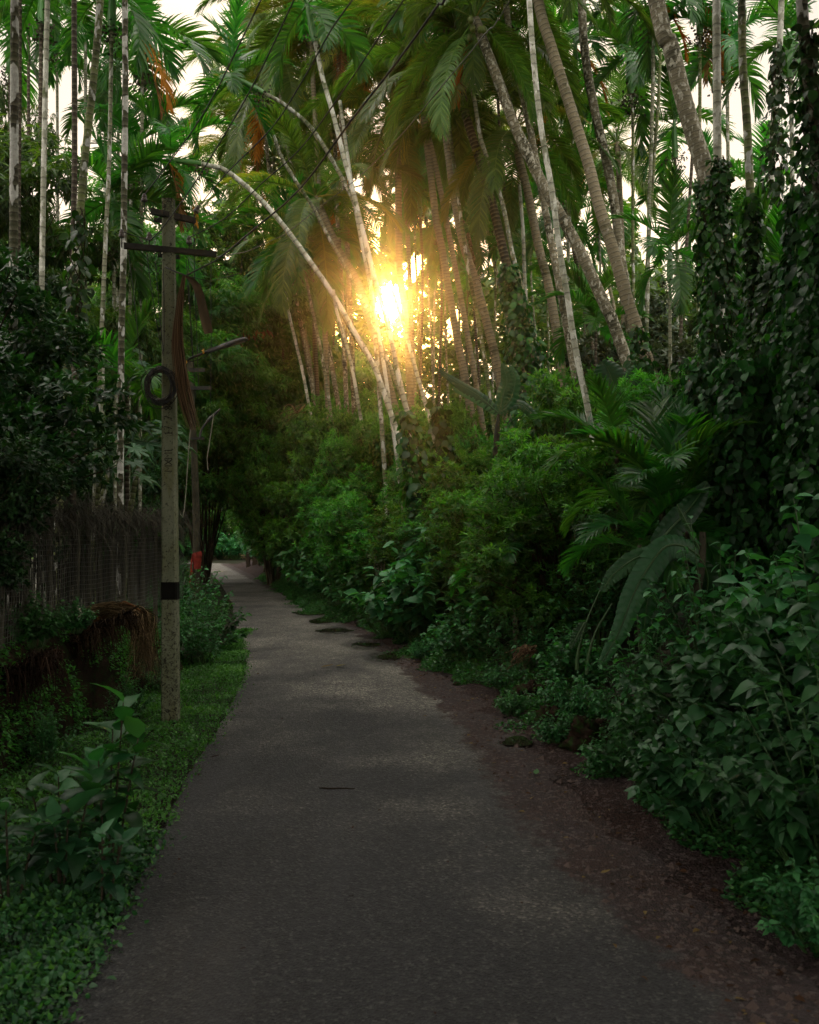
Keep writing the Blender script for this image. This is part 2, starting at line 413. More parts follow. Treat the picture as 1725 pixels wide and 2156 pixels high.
def watermat():
    m, nt, o = newmat('puddle_water')
    p = N_(nt, 'ShaderNodeBsdfPrincipled', Roughness=.02); p.inputs['Base Color'].default_value = (.020, .022, .012, 1)
    p.inputs['Specular IOR Level'].default_value = .8
    L_(nt, p.outputs[0], o.inputs[0]); return m
M['road'] = roadmat(); M['soil'] = soilmat('forest_soil', True); M['gravel'] = soilmat('laterite_gravel', False); M['water'] = watermat()

# ------------------------------------------------------------------ world, sun, camera
SUNPX = (820, 640)
sd = Vector(((SUNPX[0] - CX) / F, 1.0, (HY - SUNPX[1]) / F)).normalized()   # towards the sun
w = bpy.data.worlds.new('World'); S.world = w; w.use_nodes = True
nt = w.node_tree
for n in list(nt.nodes): nt.nodes.remove(n)
wo = nt.nodes.new('ShaderNodeOutputWorld'); bg = nt.nodes.new('ShaderNodeBackground')
sky = nt.nodes.new('ShaderNodeTexSky'); sky.sky_type = 'NISHITA'; sky.sun_disc = False
sky.sun_elevation = math.asin(sd.z); sky.sun_rotation = math.atan2(sd.x, sd.y)
sky.air_density = 1.0; sky.dust_density = 4.0; sky.ozone_density = 1.0
tc = nt.nodes.new('ShaderNodeTexCoord')
dot = nt.nodes.new('ShaderNodeVectorMath'); dot.operation = 'DOT_PRODUCT'
L_(nt, tc.outputs['Generated'], dot.inputs[0]); dot.inputs[1].default_value = sd
# thin cloud veil over the clear sky, brighter round the sun
au = mathn(nt, 'POWER', mathn(nt, 'MAXIMUM', dot.outputs['Value'], 0.0), 900.0)
au2 = mathn(nt, 'POWER', mathn(nt, 'MAXIMUM', dot.outputs['Value'], 0.0), 18.0)
sx = nt.nodes.new('ShaderNodeSeparateXYZ'); L_(nt, tc.outputs['Generated'], sx.inputs[0])
veil = mixc(nt, .80, sky.outputs[0], (8.3, 7.6, 6.7))
hi = mrange(nt, sx.outputs[2], .46, .74, 0, 1, True)
bk = mrange(nt, sx.outputs[1], .15, -.35, 0, .55, True)
fwd = mathn(nt, 'ADD', mathn(nt, 'MULTIPLY', mathn(nt, 'MAXIMUM', hi, bk), 4.6), 1.0)  # sky boosted overhead and behind the camera, as added light
veil = mixc(nt, 1.0, veil, N_(nt, 'ShaderNodeCombineColor').outputs[0], 'MULTIPLY') if False else veil
cc = nt.nodes.new('ShaderNodeVectorMath'); cc.operation = 'SCALE'; L_(nt, veil, cc.inputs[0]); L_(nt, fwd, cc.inputs['Scale'])
a1 = nt.nodes.new('ShaderNodeVectorMath'); a1.operation = 'SCALE'; a1.inputs[0].default_value = (420, 220, 50); L_(nt, au, a1.inputs['Scale'])
a2 = nt.nodes.new('ShaderNodeVectorMath'); a2.operation = 'SCALE'; a2.inputs[0].default_value = (5, 2.8, .8); L_(nt, au2, a2.inputs['Scale'])
s1 = nt.nodes.new('ShaderNodeVectorMath'); s1.operation = 'ADD'; L_(nt, cc.outputs[0], s1.inputs[0]); L_(nt, a1.outputs[0], s1.inputs[1])
s2 = nt.nodes.new('ShaderNodeVectorMath'); s2.operation = 'ADD'; L_(nt, s1.outputs[0], s2.inputs[0]); L_(nt, a2.outputs[0], s2.inputs[1])
L_(nt, s2.outputs[0], bg.inputs[0]); bg.inputs[1].default_value = .12
L_(nt, bg.outputs[0], wo.inputs[0])

sun = bpy.data.lights.new('sun', 'SUN'); sun.energy = 2.2; sun.angle = math.radians(.5); sun.color = (1, .66, .26)
so = bpy.data.objects.new('sun', sun); C.objects.link(so)
so.rotation_euler = (-sd).to_track_quat('-Z', 'Y').to_euler(); so.location = (0, 0, 30)

cam = bpy.data.cameras.new('camera'); co_ = bpy.data.objects.new('camera', cam); C.objects.link(co_)
co_.location = (0, 0, EYE); co_.rotation_euler = (PI / 2, 0, 0)
cam.sensor_fit = 'HORIZONTAL'; cam.sensor_width = 24.0; cam.lens = 24.0 * F / 1725.0
cam.shift_y = (HY - 1078.0) / 1725.0
cam.clip_end = 1000; cam.clip_start = .05
cam.dof.use_dof = True; cam.dof.focus_distance = 14.0; cam.dof.aperture_fstop = 2.8
S.camera = co_
S.view_settings.view_transform = 'Standard'; S.view_settings.look = 'None'; S.view_settings.exposure = 0
S.cycles.use_denoising = True
S.cycles.max_bounces = 7; S.cycles.diffuse_bounces = 4; S.cycles.transmission_bounces = 5; S.cycles.glossy_bounces = 2; S.cycles.volume_bounces = 0
S.cycles.sample_clamp_indirect = 4.0; S.cycles.use_adaptive_sampling = True; S.cycles.adaptive_threshold = .02
S.cycles.volume_step_rate = 4; S.cycles.volume_max_steps = 64

# ------------------------------------------------------------------ palm fronds
def frond(name, L, n, lL, lW, elev, droop, grav, pet, mat, seed, vee=.25, rows=4, ragged=0.0, tintb=0.5, swept=1.0):
    rs = np.random.RandomState(seed)
    mb = MB()
    K = 24; s = np.linspace(0, 1, K)
    ang = elev - droop * s ** 1.35
    side_b = rs.uniform(-.25, .25)
    T = np.stack([np.cos(ang), side_b * s, np.sin(ang)], -1); T = norm(T)
    P = np.concatenate([[[0, 0, 0]], np.cumsum(T[:-1] * (L / (K - 1)), axis=0)])
    tube(mb, P[::2], np.linspace(.028, .006, len(P[::2])) * (L / 3) ** .5, 5, .8, cap=False)
    t = np.linspace(pet, .995, n)
    t = np.clip(t + rs.randn(n) * .003, 0, 1)
    allV = []; allQ = []; tn = []
    cnt = 0
    for sgn in (-1, 1):
        px = np.stack([np.interp(t, s, P[:, k]) for k in range(3)], -1)
        tx = norm(np.stack([np.interp(t, s, T[:, k]) for k in range(3)], -1))
        sidev = np.cross(tx, np.array([0, 0, 1.0])); 
        sidev = norm(np.where(np.linalg.norm(sidev, axis=1, keepdims=True) < .15, np.array([[0, -1.0, 0]]), sidev)) * sgn
        upv = np.cross(sidev, tx) * sgn
        u = (t - pet) / (1 - pet)
        a = np.radians(72 - 50 * u * swept) + rs.randn(n) * .07
        d = np.cos(a)[:, None] * tx + np.sin(a)[:, None] * (sidev * math.cos(vee) + upv * math.sin(vee)) + rs.randn(n, 3) * .04
        d = norm(d)
        ln = lL * (np.sin(PI * (.13 + .80 * u)) ** .7) * (1 + rs.randn(n) * .06)
        if ragged: ln = ln * np.where(rs.rand(n) < ragged, rs.uniform(.2, .8, n), 1)
        wdir = norm(tx - d * np.sum(tx * d, -1, keepdims=True))
        tw = rs.randn(n, 1) * .25
        wdir = norm(wdir + np.cross(d, wdir) * tw)
        pos = px.copy(); cur = d.copy()
        g = grav * (1 + rs.randn(n) * .2)
        wp = [1.0, 1.15, .9, .55, .06] if rows == 4 else [1, .9, .06]
        VV = []
        for r in range(rows + 1):
            hw = lW * .5 * wp[r]
            VV.append(pos - wdir * hw); VV.append(pos + wdir * hw)
            pos = pos + cur * (ln / rows)[:, None]
            cur = norm(cur + np.array([0, 0, -1.0]) * (g * (r + 1) / rows * 1.2)[:, None])
        VV = np.stack(VV, 1)
        kk = (rows + 1) * 2
        base = (np.arange(n) * kk)[:, None, None]
        q = np.array([[2 * r, 2 * r + 1, 2 * r + 3, 2 * r + 2] for r in range(rows)])
        mb.add(VV.reshape(-1, 3), (q[None] + base).reshape(-1, 4), None, np.repeat(np.clip(tintb + rs.randn(n) * .16, 0, 1), kk))
    return mb.mesh(name, mat)

COCO = {}
for i, e in enumerate((82, 62, 42, 20, 0, -25, -48)):
    for v in range(2):
        COCO[(i, v)] = frond('frond', 4.7 - (0.5 if i == 0 else 0), 104, .95, .036, math.radians(e), math.radians((38, 62, 70, 72, 62, 46, 30)[i] + v * 9),
                             (.12, .25, .34, .40, .46, .5, .5)[i], .20, M['coco'], 10 + i * 3 + v, rows=4, tintb=.45 + .12 * v)
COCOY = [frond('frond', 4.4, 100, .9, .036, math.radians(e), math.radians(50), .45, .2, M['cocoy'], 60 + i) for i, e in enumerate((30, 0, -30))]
COCOD = frond('dead_frond', 3.8, 60, .9, .04, math.radians(-58), math.radians(30), .6, .2, M['orange'], 71, ragged=.4)
COCOB = frond('dead_frond', 4.0, 60, .8, .035, math.radians(-70), math.radians(18), .7, .2, M['dry'], 72, ragged=.5)
ARE = {}
for i, e in enumerate((78, 58, 38, 15, -12, -40)):
    for v in range(2):
        ARE[(i, v)] = frond('frond', 1.95, 34, .66, .050, math.radians(e), math.radians((40, 62, 75, 78, 66, 45)[i] + 8 * v), (.14, .2, .28, .34, .4, .45)[i], .10, M['areca'], 100 + i * 3 + v, vee=.4, rows=4, tintb=.42 + .14 * v)
ARED = frond('dead_frond', 1.9, 28, .62, .045, math.radians(-50), math.radians(38), .55, .1, M['orange'], 140, ragged=.3)
AREB = frond('dead_frond', 1.8, 26, .5, .04, math.radians(-72), math.radians(15), .7, .1, M['dry'], 141, ragged=.4)

def coco_crown(root, top, n=17, seed=0, sc=1.0, yellow=2, dead=1, nuts=True, lo=6):
    sc *= .86
    rs = random.Random(seed)
    a0 = rs.uniform(0, 6.28)
    for k in range(n):
        f = k / (n - 1)
        i = min(6, int(f ** .85 * (lo + .99)))
        az = a0 + k * 2.39996 + rs.uniform(-.2, .2)
        me = COCO[(i, rs.randint(0, 1))]
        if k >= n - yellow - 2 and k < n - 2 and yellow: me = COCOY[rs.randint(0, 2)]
        inst('frond', me, root, top, (rs.uniform(-.12, .12), rs.uniform(-.1, .1), az), sc * rs.uniform(.85, 1.1))
    for k in range(dead):
        inst('dead_frond', COCOD if k % 2 == 0 else COCOB, root, top - Vector((0, 0, .1)), (0, 0, rs.uniform(0, 6.28)), sc * rs.uniform(.7, 1))
    if nuts:
        mb = MB()
        for k in range(9):
            p = np.array(top) + np.array([rs.uniform(-.35, .35), rs.uniform(-.35, .35), rs.uniform(-.65, -.2)]) * sc
            sphere(mb, p, .11 * sc, .14 * sc)
        mb.build('coconut_bunch', M['nut'], root)

def sphere(mb, c, r, rz=None, n=8, m=6, tint=.5, mi=0):
    rz = rz or r
    V = []; Q = []
    for i in range(m + 1):
        th = PI * i / m
        for j in range(n):
            V.append([c[0] + r * math.sin(th) * math.cos(2 * PI * j / n), c[1] + r * math.sin(th) * math.sin(2 * PI * j / n), c[2] + rz * math.cos(th)])
    for i in range(m):
        for j in range(n):
            Q.append([i * n + j, (i + 1) * n + j, (i + 1) * n + (j + 1) % n, i * n + (j + 1) % n])
    mb.add(V, Q, None, tint, 0, mi)

def areca_crown(root, top, n=9, seed=0, sc=1.0, dead=0, shaft=True, seeds=True, dirn=None):
    rs = random.Random(seed)
    a0 = rs.uniform(0, 6.28)
    top = Vector(top)
    if shaft:
        d = Vector(dirn).normalized() if dirn else Vector((0, 0, 1))
        mb = MB(); tube(mb, [top - d * .05, top + d * .25 * sc, top + d * .6 * sc, top + d * .95 * sc], [.075 * sc, .09 * sc, .07 * sc, .04 * sc], 8, step=.15)
        mb.build('crown_shaft', M['shaft'], root)
        ft = top + d * .85 * sc
    else: ft = top
    for k in range(n):
        f = k / (n - 1)
        i = min(5, int(f * 5.99))
        inst('frond', ARE[(i, rs.randint(0, 1))], root, ft, (rs.uniform(-.15, .15), rs.uniform(-.15, .15), a0 + k * 2.39996 + rs.uniform(-.2, .2)), sc * rs.uniform(.85, 1.12))
    for k in range(dead):
        inst('dead_frond', ARED if k % 2 == 0 else AREB, root, ft - Vector((0, 0, .1)), (0, 0, rs.uniform(-.8, .6)), sc)
    if seeds:
        mb = MB(); P = np.array(top) + R.randn(90, 3) * np.array([.16, .16, .16]) * sc + np.array([0, 0, -.15 * sc])
        scatter(mb, tpl_six(.3), P, rdir(90, -1, 0), rdir(90), .09 * sc, R.rand(90))
        mb.build('seed_cluster', M['seed'], root)

ROOTS = []
def edge0(y, left=0):
    return float(np.interp(y, [4.9, 5.8, 6.5, 8.3, 11.5, 13, 16, 20, 24.8, 39, 63], [1.95, 1.84, 1.55, 1.56, 1.1, .65, -.1, -.85, -2.8, -6, -12])) - (4.0 if left else -.3)
def palm(kind, pts, Y, dia, mat, label, crown=None, name=None, group=None, seed=None, lean=0.0, csc=1.0, n=None, dead=0, yellow=2, ext=0.0, d2=None):
    """pts: pixel points from top to bottom."""
    P = [at(x, y, Y) for x, y in pts]
    for i, p in enumerate(P): p.y += lean * (p.z) * .05
    if ext:   # carry on above the first point
        d = (P[0] - P[1]).normalized(); d = (d + Vector((0, 0, .6))).normalized()
        P.insert(0, P[0] + d * ext)
    d = (P[-1] - P[-2]).normalized()
    if P[-1].z > .3:
        d = (d + Vector((0, 0, -.25))).normalized()
        z = P[-1].z; k = z / max(-d.z, .2)
        P.append(P[-1] + d * k * .55); 
        d = (d + Vector((0, 0, -.35))).normalized(); k = (P[-1].z + .1) / -d.z
        P.append(P[-1] + d * k)
    base = Vector((P[-1].x, P[-1].y, 0))
    root = thing(name or ('coconut_palm' if kind == 'c' else 'areca_palm'), label, 'palm tree', base, 0, group)
    Q = [p - base for p in P]
    r1 = dia / 2; m = len(Q)
    rad = [(.80 if kind == 'c' else .85) * r1 + (r1 - (.80 if kind == 'c' else .85) * r1) * (i / (m - 1)) for i in range(m)]
    if kind == 'c': rad[-1] *= 1.5
    mb = MB(); tube(mb, Q, rad, 14 if dia * F / Y > 14 else 9, rings=.11 if kind == 'c' else .14, step=.055, jit=.006)
    mb.build('trunk', M[mat], root)
    top = Q[0]; s = seed if seed is not None else int(abs(pts[0][0] * 7 + pts[0][1] * 3))
    if crown is not False:
        if kind == 'c': coco_crown(root, top, n or 17, s, csc, yellow, dead)
        else: areca_crown(root, top, n or 9, s, csc, dead, dirn=(Q[0] - Q[1]))
    ROOTS.append(root)
    return root, base, Q

# --- left stand of areca palms
G_L = 'areca palms left of the pole'
palm('a', [(31, 0), (30, 240), (29, 480), (27, 900)], 12.5, .125, 't_patch', 'areca palm trunk with large white lichen blotches at the far left edge', ext=2.5, group=G_L)
palm('a', [(42, 0), (41, 250), (39, 480)], 16, .075, 't_dark', 'thin dark areca trunk half hidden behind the leftmost blotched trunk', ext=2, group=G_L)
palm('a', [(100, 0), (97, 120), (92, 366), (88, 600)], 16, .10, 't_pale', 'pale ringed areca trunk second from the left edge', ext=1.5, group=G_L)
palm('a', [(87, 45), (86, 140), (84, 400)], 21, .10, 't_dark', 'dark areca trunk with bright green crown shaft at the upper left', group=G_L, dead=0)
palm('a', [(156, 0), (157, 220), (157, 366), (155, 476), (158, 640), (155, 965)], 15, .10, 't_dark', 'straight dark grey areca trunk before the bright gap at upper left', ext=2, group=G_L)
palm('a', [(211, 0), (199, 146), (188, 250), (178, 340), (170, 430), (160, 540), (148, 650), (140, 780), (130, 960)], 14, .125, 't_green', 'mossy green areca trunk leaning right at upper left', ext=2.2, group=G_L)
palm('a', [(235, 60), (232, 256), (229, 366), (224, 476), (220, 560), (212, 746), (207, 855)], 18.5, .095, 't_areca', 'slim pale areca palm rising between two mossy trunks at left', group=G_L)
palm('a', [(249, 205), (249, 400), (248, 640)], 24, .09, 't_areca', 'thin dark banded areca trunk just left of the tall lichen trunk', group=G_L)
palm('a', [(263, 0), (264, 183), (262, 366), (260, 560), (256, 700), (254, 947)], 14.5, .105, 't_patch', 'tall areca trunk with round white lichen spots nearest the pole on its left', ext=2.2, group=G_L, csc=1.05)
palm('a', [(222, 262), (221, 420), (219, 600)], 26, .09, 't_pale', 'short pale areca behind the slim trunk at left', group=G_L)
palm('a', [(300, 150), (299, 300), (297, 600)], 22, .09, 't_areca', 'areca palm with drooping orange dead frond against the bright sky at left', group=G_L, dead=2, seed=5, csc=1.1)
palm('a', [(120, 110), (121, 300), (122, 600)], 26, .09, 't_areca', 'background areca with crown between the second and third left trunks', group=G_L)
palm('a', [(276, 380), (275, 500), (273, 700)], 23, .09, 't_areca', 'lower areca crown standing behind the lichen spotted trunk', group=G_L, seed=3)
palm('a', [(240, 505), (240, 600), (241, 800)], 21, .085, 't_areca', 'low areca with wide crown left of the pole crossarms', group=G_L, seed=21, csc=1.1)
palm('a', [(350, 545), (350, 600), (350, 800)], 26, .085, 't_areca', 'low areca crown directly behind the pole crossarms', group=G_L, seed=2)
palm('a', [(60, 20), (60, 300), (60, 700)], 24, .09, 't_dark', 'background areca crown between the two leftmost trunks', group=G_L, seed=11)
palm('a', [(180, -30), (180, 200), (180, 500)], 23, .09, 't_areca', 'background areca crown filling the top between left trunks', group=G_L, seed=12, csc=1.15)
palm('a', [(20, 150), (20, 300), (20, 700)], 26, .09, 't_dark', 'background areca crown at the upper left frame edge', group=G_L, seed=15, csc=1.1)

# --- leaning thin arecas in the middle
G_M = 'slender palms leaning left over the bushes'
palm('a', [(420, 345), (440, 348), (476, 359), (531, 403), (586, 461), (646, 540), (702, 621), (746, 698), (782, 760), (806, 819)], 21, .125, 't_pale', 'slender pale palm arching far left with drooping crown above the pole', group=G_M, seed=4, csc=.8, dead=2)
palm('a', [(577, 285), (592, 329), (625, 384), (661, 439), (690, 495), (722, 552), (757, 620), (790, 690)], 25, .11, 't_areca', 'thin leaning palm trunk with broken bare top', crown=False, group=G_M)
palm('a', [(552, 194), (599, 220), (654, 267), (691, 322), (724, 381), (745, 425), (762, 480), (775, 549), (785, 650), (797, 797)], 24, .12, 't_areca', 'curved leaning palm with dense bright crown above the arching trunk', group=G_M, seed=9, csc=.95)
palm('a', [(663, 84), (680, 165), (702, 242), (724, 330), (742, 395), (755, 450), (773, 520), (793, 600), (819, 691), (838, 785), (859, 874), (885, 991)], 21.5, .125, 't_pale', 'pale lichen trunk passing just below the sun to the bushes', group=G_M, seed=6)
palm('a', [(716, 212), (735, 348), (747, 430), (762, 513), (778, 590), (795, 690), (815, 811)], 24, .105, 't_pale', 'thin pale trunk twin of the lichen trunk left of the sun', crown=False, group=G_M)
palm('c', [(665, 415), (690, 475), (715, 530), (750, 590), (775, 660), (800, 740)], 29, .30, 't_coco', 'brown coconut trunk slanting down to the sun from the left', group=G_M, seed=17, csc=.95)
palm('c', [(640, 520), (705, 632), (750, 710), (800, 790)], 33, .24, 't_dark', 'dark leaning trunk just behind the arching pale palm', group=G_M, seed=19, csc=.8, n=11)
palm('a', [(600, 575), (607, 650), (625, 730), (643, 811)], 32, .11, 't_pale', 'pale thin trunk under the dark fan crown left of centre', group=G_M, seed=31, csc=1.2)
palm('a', [(640, 560), (652, 625), (668, 700), (684, 785)], 30, .11, 't_areca', 'second thin trunk under the dark fan crowns left of centre', group=G_M, seed=32, csc=1.15)
palm('a', [(702, 610), (709, 654), (735, 746), (755, 850)], 28, .11, 't_pale', 'short pale trunk between the dark fans and the arching palm', crown=False, group=G_M)
palm('a', [(826, 610), (852, 691), (877, 782), (907, 892), (926, 985)], 24, .11, 't_pale', 'thin pale trunk leaning away right below the sun', crown=False, group=G_M)

# --- coconut and areca trunks right of the sun
G_C = 'coconut palms in the middle of the grove'
palm('c', [(830, 225), (837, 311), (839, 403), (840, 500), (843, 586), (856, 672), (862, 782)], 31, .27, 't_coco', 'straight brown coconut trunk touching the sun glow', group=G_C, seed=40)
palm('c', [(887, 160), (896, 275), (907, 366), (918, 458), (932, 531), (950, 640), (969, 746), (982, 811)], 30, .27, 't_coco', 'sunlit coconut trunk first right of the bright sky hole', group=G_C, seed=41)
palm('c', [(916, 110), (932, 220), (943, 311), (958, 421), (976, 513), (1003, 599), (1028, 691), (1053, 797)], 28, .28, 't_coco', 'tan coconut trunk second right of the bright sky hole', group=G_C, seed=42)
palm('a', [(927, 55), (940, 205), (954, 329), (973, 476), (985, 560), (1002, 647), (1020, 753)], 27, .12, 't_green', 'thin mossy lichen trunk hugging the tan coconut trunk', group=G_C, seed=43)
palm('c', [(968, 125), (978, 227), (1002, 311), (1024, 384), (1042, 450), (1058, 520), (1080, 610), (1110, 740)], 26, .28, 't_dark', 'brown coconut trunk with creeper on its lower half', group=G_C, seed=44)
palm('a', [(966, 60), (978, 130), (998, 205), (1013, 293), (1039, 366), (1061, 439), (1079, 531), (1104, 622), (1130, 730)], 24, .12, 't_areca', 'lichen spotted areca with bright green shaft at top centre', group=G_C, seed=45, csc=1.15)
palm('c', [(1000, 40), (1031, 121), (1057, 190), (1078, 250), (1105, 310), (1141, 384), (1177, 447), (1214, 513), (1250, 590), (1276, 647), (1302, 709)], 22, .29, 't_lich', 'thick coconut trunk slanting across from top centre to lower right', group=G_C, seed=46, csc=.8)
palm('a', [(1042, 66), (1050, 230), (1054, 329), (1068, 439), (1082, 560)], 30, .11, 't_dark', 'thin dark trunk behind the slanting coconut trunk', group=G_C, seed=47)
palm('a', [(1072, 48), (1076, 238), (1090, 348), (1101, 476), (1106, 600), (1115, 720)], 27, .115, 't_pale', 'thin straight pale trunk crossing the slanting coconut trunk', group=G_C, seed=48)
palm('a', [(1115, 0), (1126, 146), (1141, 275), (1163, 403), (1177, 513), (1195, 622), (1207, 702), (1223, 790), (1239, 865)], 17, .12, 't_pale', 'whitish slender trunk beside the tall brown coconut trunk', ext=2.2, group=G_C, seed=49)
palm('c', [(1085, 270), (1093, 330), (1111, 403), (1133, 513), (1155, 600), (1172, 700)], 26, .27, 't_coco', 'brown coconut trunk below the crossing of two trunks', group=G_C, seed=50, csc=.9)
palm('c', [(1133, 0), (1159, 92), (1188, 183), (1217, 275), (1240, 348), (1260, 428), (1287, 513), (1313, 604), (1335, 672), (1357, 738), (1378, 810)], 21, .29, 't_coco', 'tall brown coconut trunk right of centre leaning to the left', ext=3.0, group=G_C, seed=51)
palm('c', [(1225, 0), (1232, 110), (1250, 220), (1275, 329), (1293, 421), (1309, 549), (1322, 640)], 25, .27, 't_lich', 'grey brown coconut trunk with root mesh right of the tall brown one', ext=4.6, n=13, group=G_C, seed=52)
palm('c', [(1382, 0), (1411, 92), (1433, 183), (1459, 275), (1482, 348), (1500, 420), (1521, 513), (1531, 622), (1540, 800)], 15.5, .33, 't_lich', 'thickest coconut trunk at upper right with creepers on its foot', ext=6.0, n=13, group=G_C, seed=53)
G_R = 'areca palms at the right'
palm('a', [(1509, 0), (1510, 183), (1511, 329), (1515, 520)], 14, .135, 't_pale', 'upright grey areca trunk crossing the thickest coconut trunk', ext=2.5, group=G_R, seed=54)
palm('a', [(1562, 0), (1565, 146), (1573, 256), (1580, 403), (1587, 513), (1595, 640), (1609, 764), (1620, 920)], 13.5, .13, 't_green', 'tall trunk wrapped in dark creeper stems at the right', ext=2.5, group=G_R, seed=55)
palm('a', [(1646, 0), (1639, 146), (1628, 275), (1624, 400)], 16, .115, 't_pale', 'white banded trunk against the sky at upper right', ext=2.5, group=G_R, seed=56)
palm('a', [(1688, -10), (1701, 146), (1715, 293), (1727, 420)], 10, .14, 't_patch', 'blotched grey trunk at the right frame edge', ext=2.5, group=G_R, seed=57)
palm('a', [(1377, 55), (1375, 183), (1371, 329), (1367, 439), (1364, 622), (1362, 700)], 24, .11, 't_areca', 'thin lichen trunk behind the thickest coconut trunk', group=G_R, seed=58, dead=2)
palm('a', [(1391, 110), (1386, 230), (1378, 330)], 27, .11, 't_green', 'thin mossy trunk merging with the lichen trunk at right', crown=False, group=G_R)
palm('a', [(1329, 195), (1333, 264), (1333, 450), (1334, 622)], 29, .11, 't_green', 'slender palm with large dark round crown against the sky', group=G_R, seed=60, csc=1.45, n=12)
palm('a', [(1210, 165), (1206, 300), (1203, 403), (1198, 513)], 30, .11, 't_areca', 'thin areca with seed cluster left of the grey brown trunk', group=G_R, seed=61, csc=1.3, dead=1)
palm('a', [(1422, 330), (1424, 400), (1426, 600)], 30, .10, 't_areca', 'bright green areca crown low against the sky at right', group=G_R, seed=62, csc=1.2)
palm('a', [(1459, 318), (1444, 549), (1434, 700)], 22, .09, 't_dark', 'thin dark pole like trunk in front of the dull leaved tree', crown=False, group=G_R)
palm('a', [(1474, 70), (1474, 220), (1472, 420)], 24, .10, 't_green', 'areca with orange fronds beside the thickest trunk at the top', group=G_R, seed=64, dead=2, csc=1.1)
palm('a', [(1532, 160), (1533, 300), (1535, 500)], 24, .10, 't_areca', 'areca crown between two tall trunks at upper right', group=G_R, seed=65, csc=1.1)
palm('a', [(1665, 160), (1668, 300), (1670, 500)], 20, .10, 't_areca', 'areca crown behind the blotched trunk at the right edge', group=G_R, seed=66)
palm('a', [(1194, 360), (1195, 450), (1197, 640)], 30, .10, 't_areca', 'small bright areca crown left of the tall brown trunk', group=G_R, seed=67, csc=.9)
palm('a', [(1411, 590), (1411, 640), (1412, 800)], 20, .08, 't_areca', 'young areca crown low among the dull leaved tree', group=G_R, seed=68, csc=.8)
palm('c', [(1300, 300), (1305, 400), (1312, 600)], 36, .26, 't_coco', 'coconut palm with green nuts behind the dark round crown', group=G_C, seed=69, csc=.95)

# --- coconut crowns whose trunks are lost in foliage (centre and left of centre)
G_B = 'coconut palms at the back of the grove'
for (x, y, Y, sd_, lab, yl) in [
    (585, 130, 36, 1, 'coconut palm with green nuts at the top left of the wires', 1),
    (655, 0, 33, 3, 'coconut crown at the top edge above the leaning arecas', 3),
    (712, 40, 33, 4, 'coconut crown at the top edge left above the sun', 4),
    (575, 330, 43, 6, 'coconut crown behind the arching pale trunk', 3),
    (705, 260, 36, 7, 'coconut crown midway between the arching trunk and the sun', 2),
    (490, 300, 50, 8, 'pale sunlit coconut crown above the second pole', 3),
    (728, 400, 44, 9, 'low coconut crown left above the sun', 2),
    (1010, 330, 44, 10, 'coconut crown behind the creeper covered trunk', 1),
    (1150, 180, 38, 11, 'coconut crown behind the whitish slender trunk', 1),
    (870, 60, 30, 12, 'coconut crown at the top right of the sun', 4),
    (1060, -60, 24, 13, 'coconut crown hanging from the top over the crossing trunks', 1),
    (548, 170, 44, 21, 'coconut crown fringing the bright sky above the pole', 3),
    (555, 235, 40, 22, 'coconut crown under the nut bearing crown', 4),
    (640, 150, 40, 23, 'coconut crown between the wires and the leaning arecas', 3),
    (845, 150, 36, 24, 'coconut crown high above the sun', 2),
    (640, 440, 46, 14, 'far coconut crown behind the dark fan crowns', 1),
    (1240, 330, 46, 15, 'far coconut crown beyond the tall brown trunk', 1),
    (950, 250, 40, 16, 'coconut crown behind the two sunlit trunks', 2)]:
    k_ = .04 if 590 < x < 860 else .17
    palm('c', [(x, y), (x + 100 * k_, y + 160), (x + 340 * k_, y + 340)], Y, .20, ('t_coco', 't_lich', 't_dark')[sd_ % 3], lab, group=G_B, csc=1.12, n=19, seed=sd_ + 200, yellow=yl, dead=1 if sd_ % 2 else 2)

# --- thin background arecas seen as upright lines with fans
rb = random.Random(5)
labs = 0
for (x, y, Y) in [(872, 395, 42), (898, 470, 50), (915, 330, 48), (940, 560, 46), (968, 450, 44), (1000, 540, 40), (1040, 480, 42), (1068, 540, 38), (1120, 470, 45), (1150, 600, 42),
                  (1180, 500, 36), (885, 455, 38), (925, 500, 40), (1005, 470, 46), (985, 610, 50), (860, 440, 46), (1085, 620, 48), (1230, 560, 46), (1262, 480, 40), (1500, 470, 34), (1560, 560, 30), (1600, 450, 28),
                  (590, 560, 44), (700, 520, 50), (660, 640, 44), (728, 540, 52)]:
    lab = 'thin background areca palm seen through the grove'
    palm('a', [(x, y), (x + rb.uniform(-3, 6), y + 120), (x + rb.uniform(-4, 14), y + 300)], Y, .12, rb.choice(['t_areca', 't_dark', 't_green']), lab, group='thin areca palms in the background', seed=int(x), csc=rb.uniform(1.0, 1.35))

# ------------------------------------------------------------------ leafy volumes
def blobs(c, r, n, br, seed, zmin=None):
    rs = np.random.RandomState(seed)
    d = rs.randn(n, 3); d = d / np.linalg.norm(d, axis=1, keepdims=True)
    rad = rs.uniform(.25, 1, n) ** .5
    P = np.array(c) + d * rad[:, None] * np.array(r)
    if zmin is not None: P[:, 2] = np.maximum(P[:, 2], zmin)
    return P, br * rs.uniform(.6, 1.25, n)

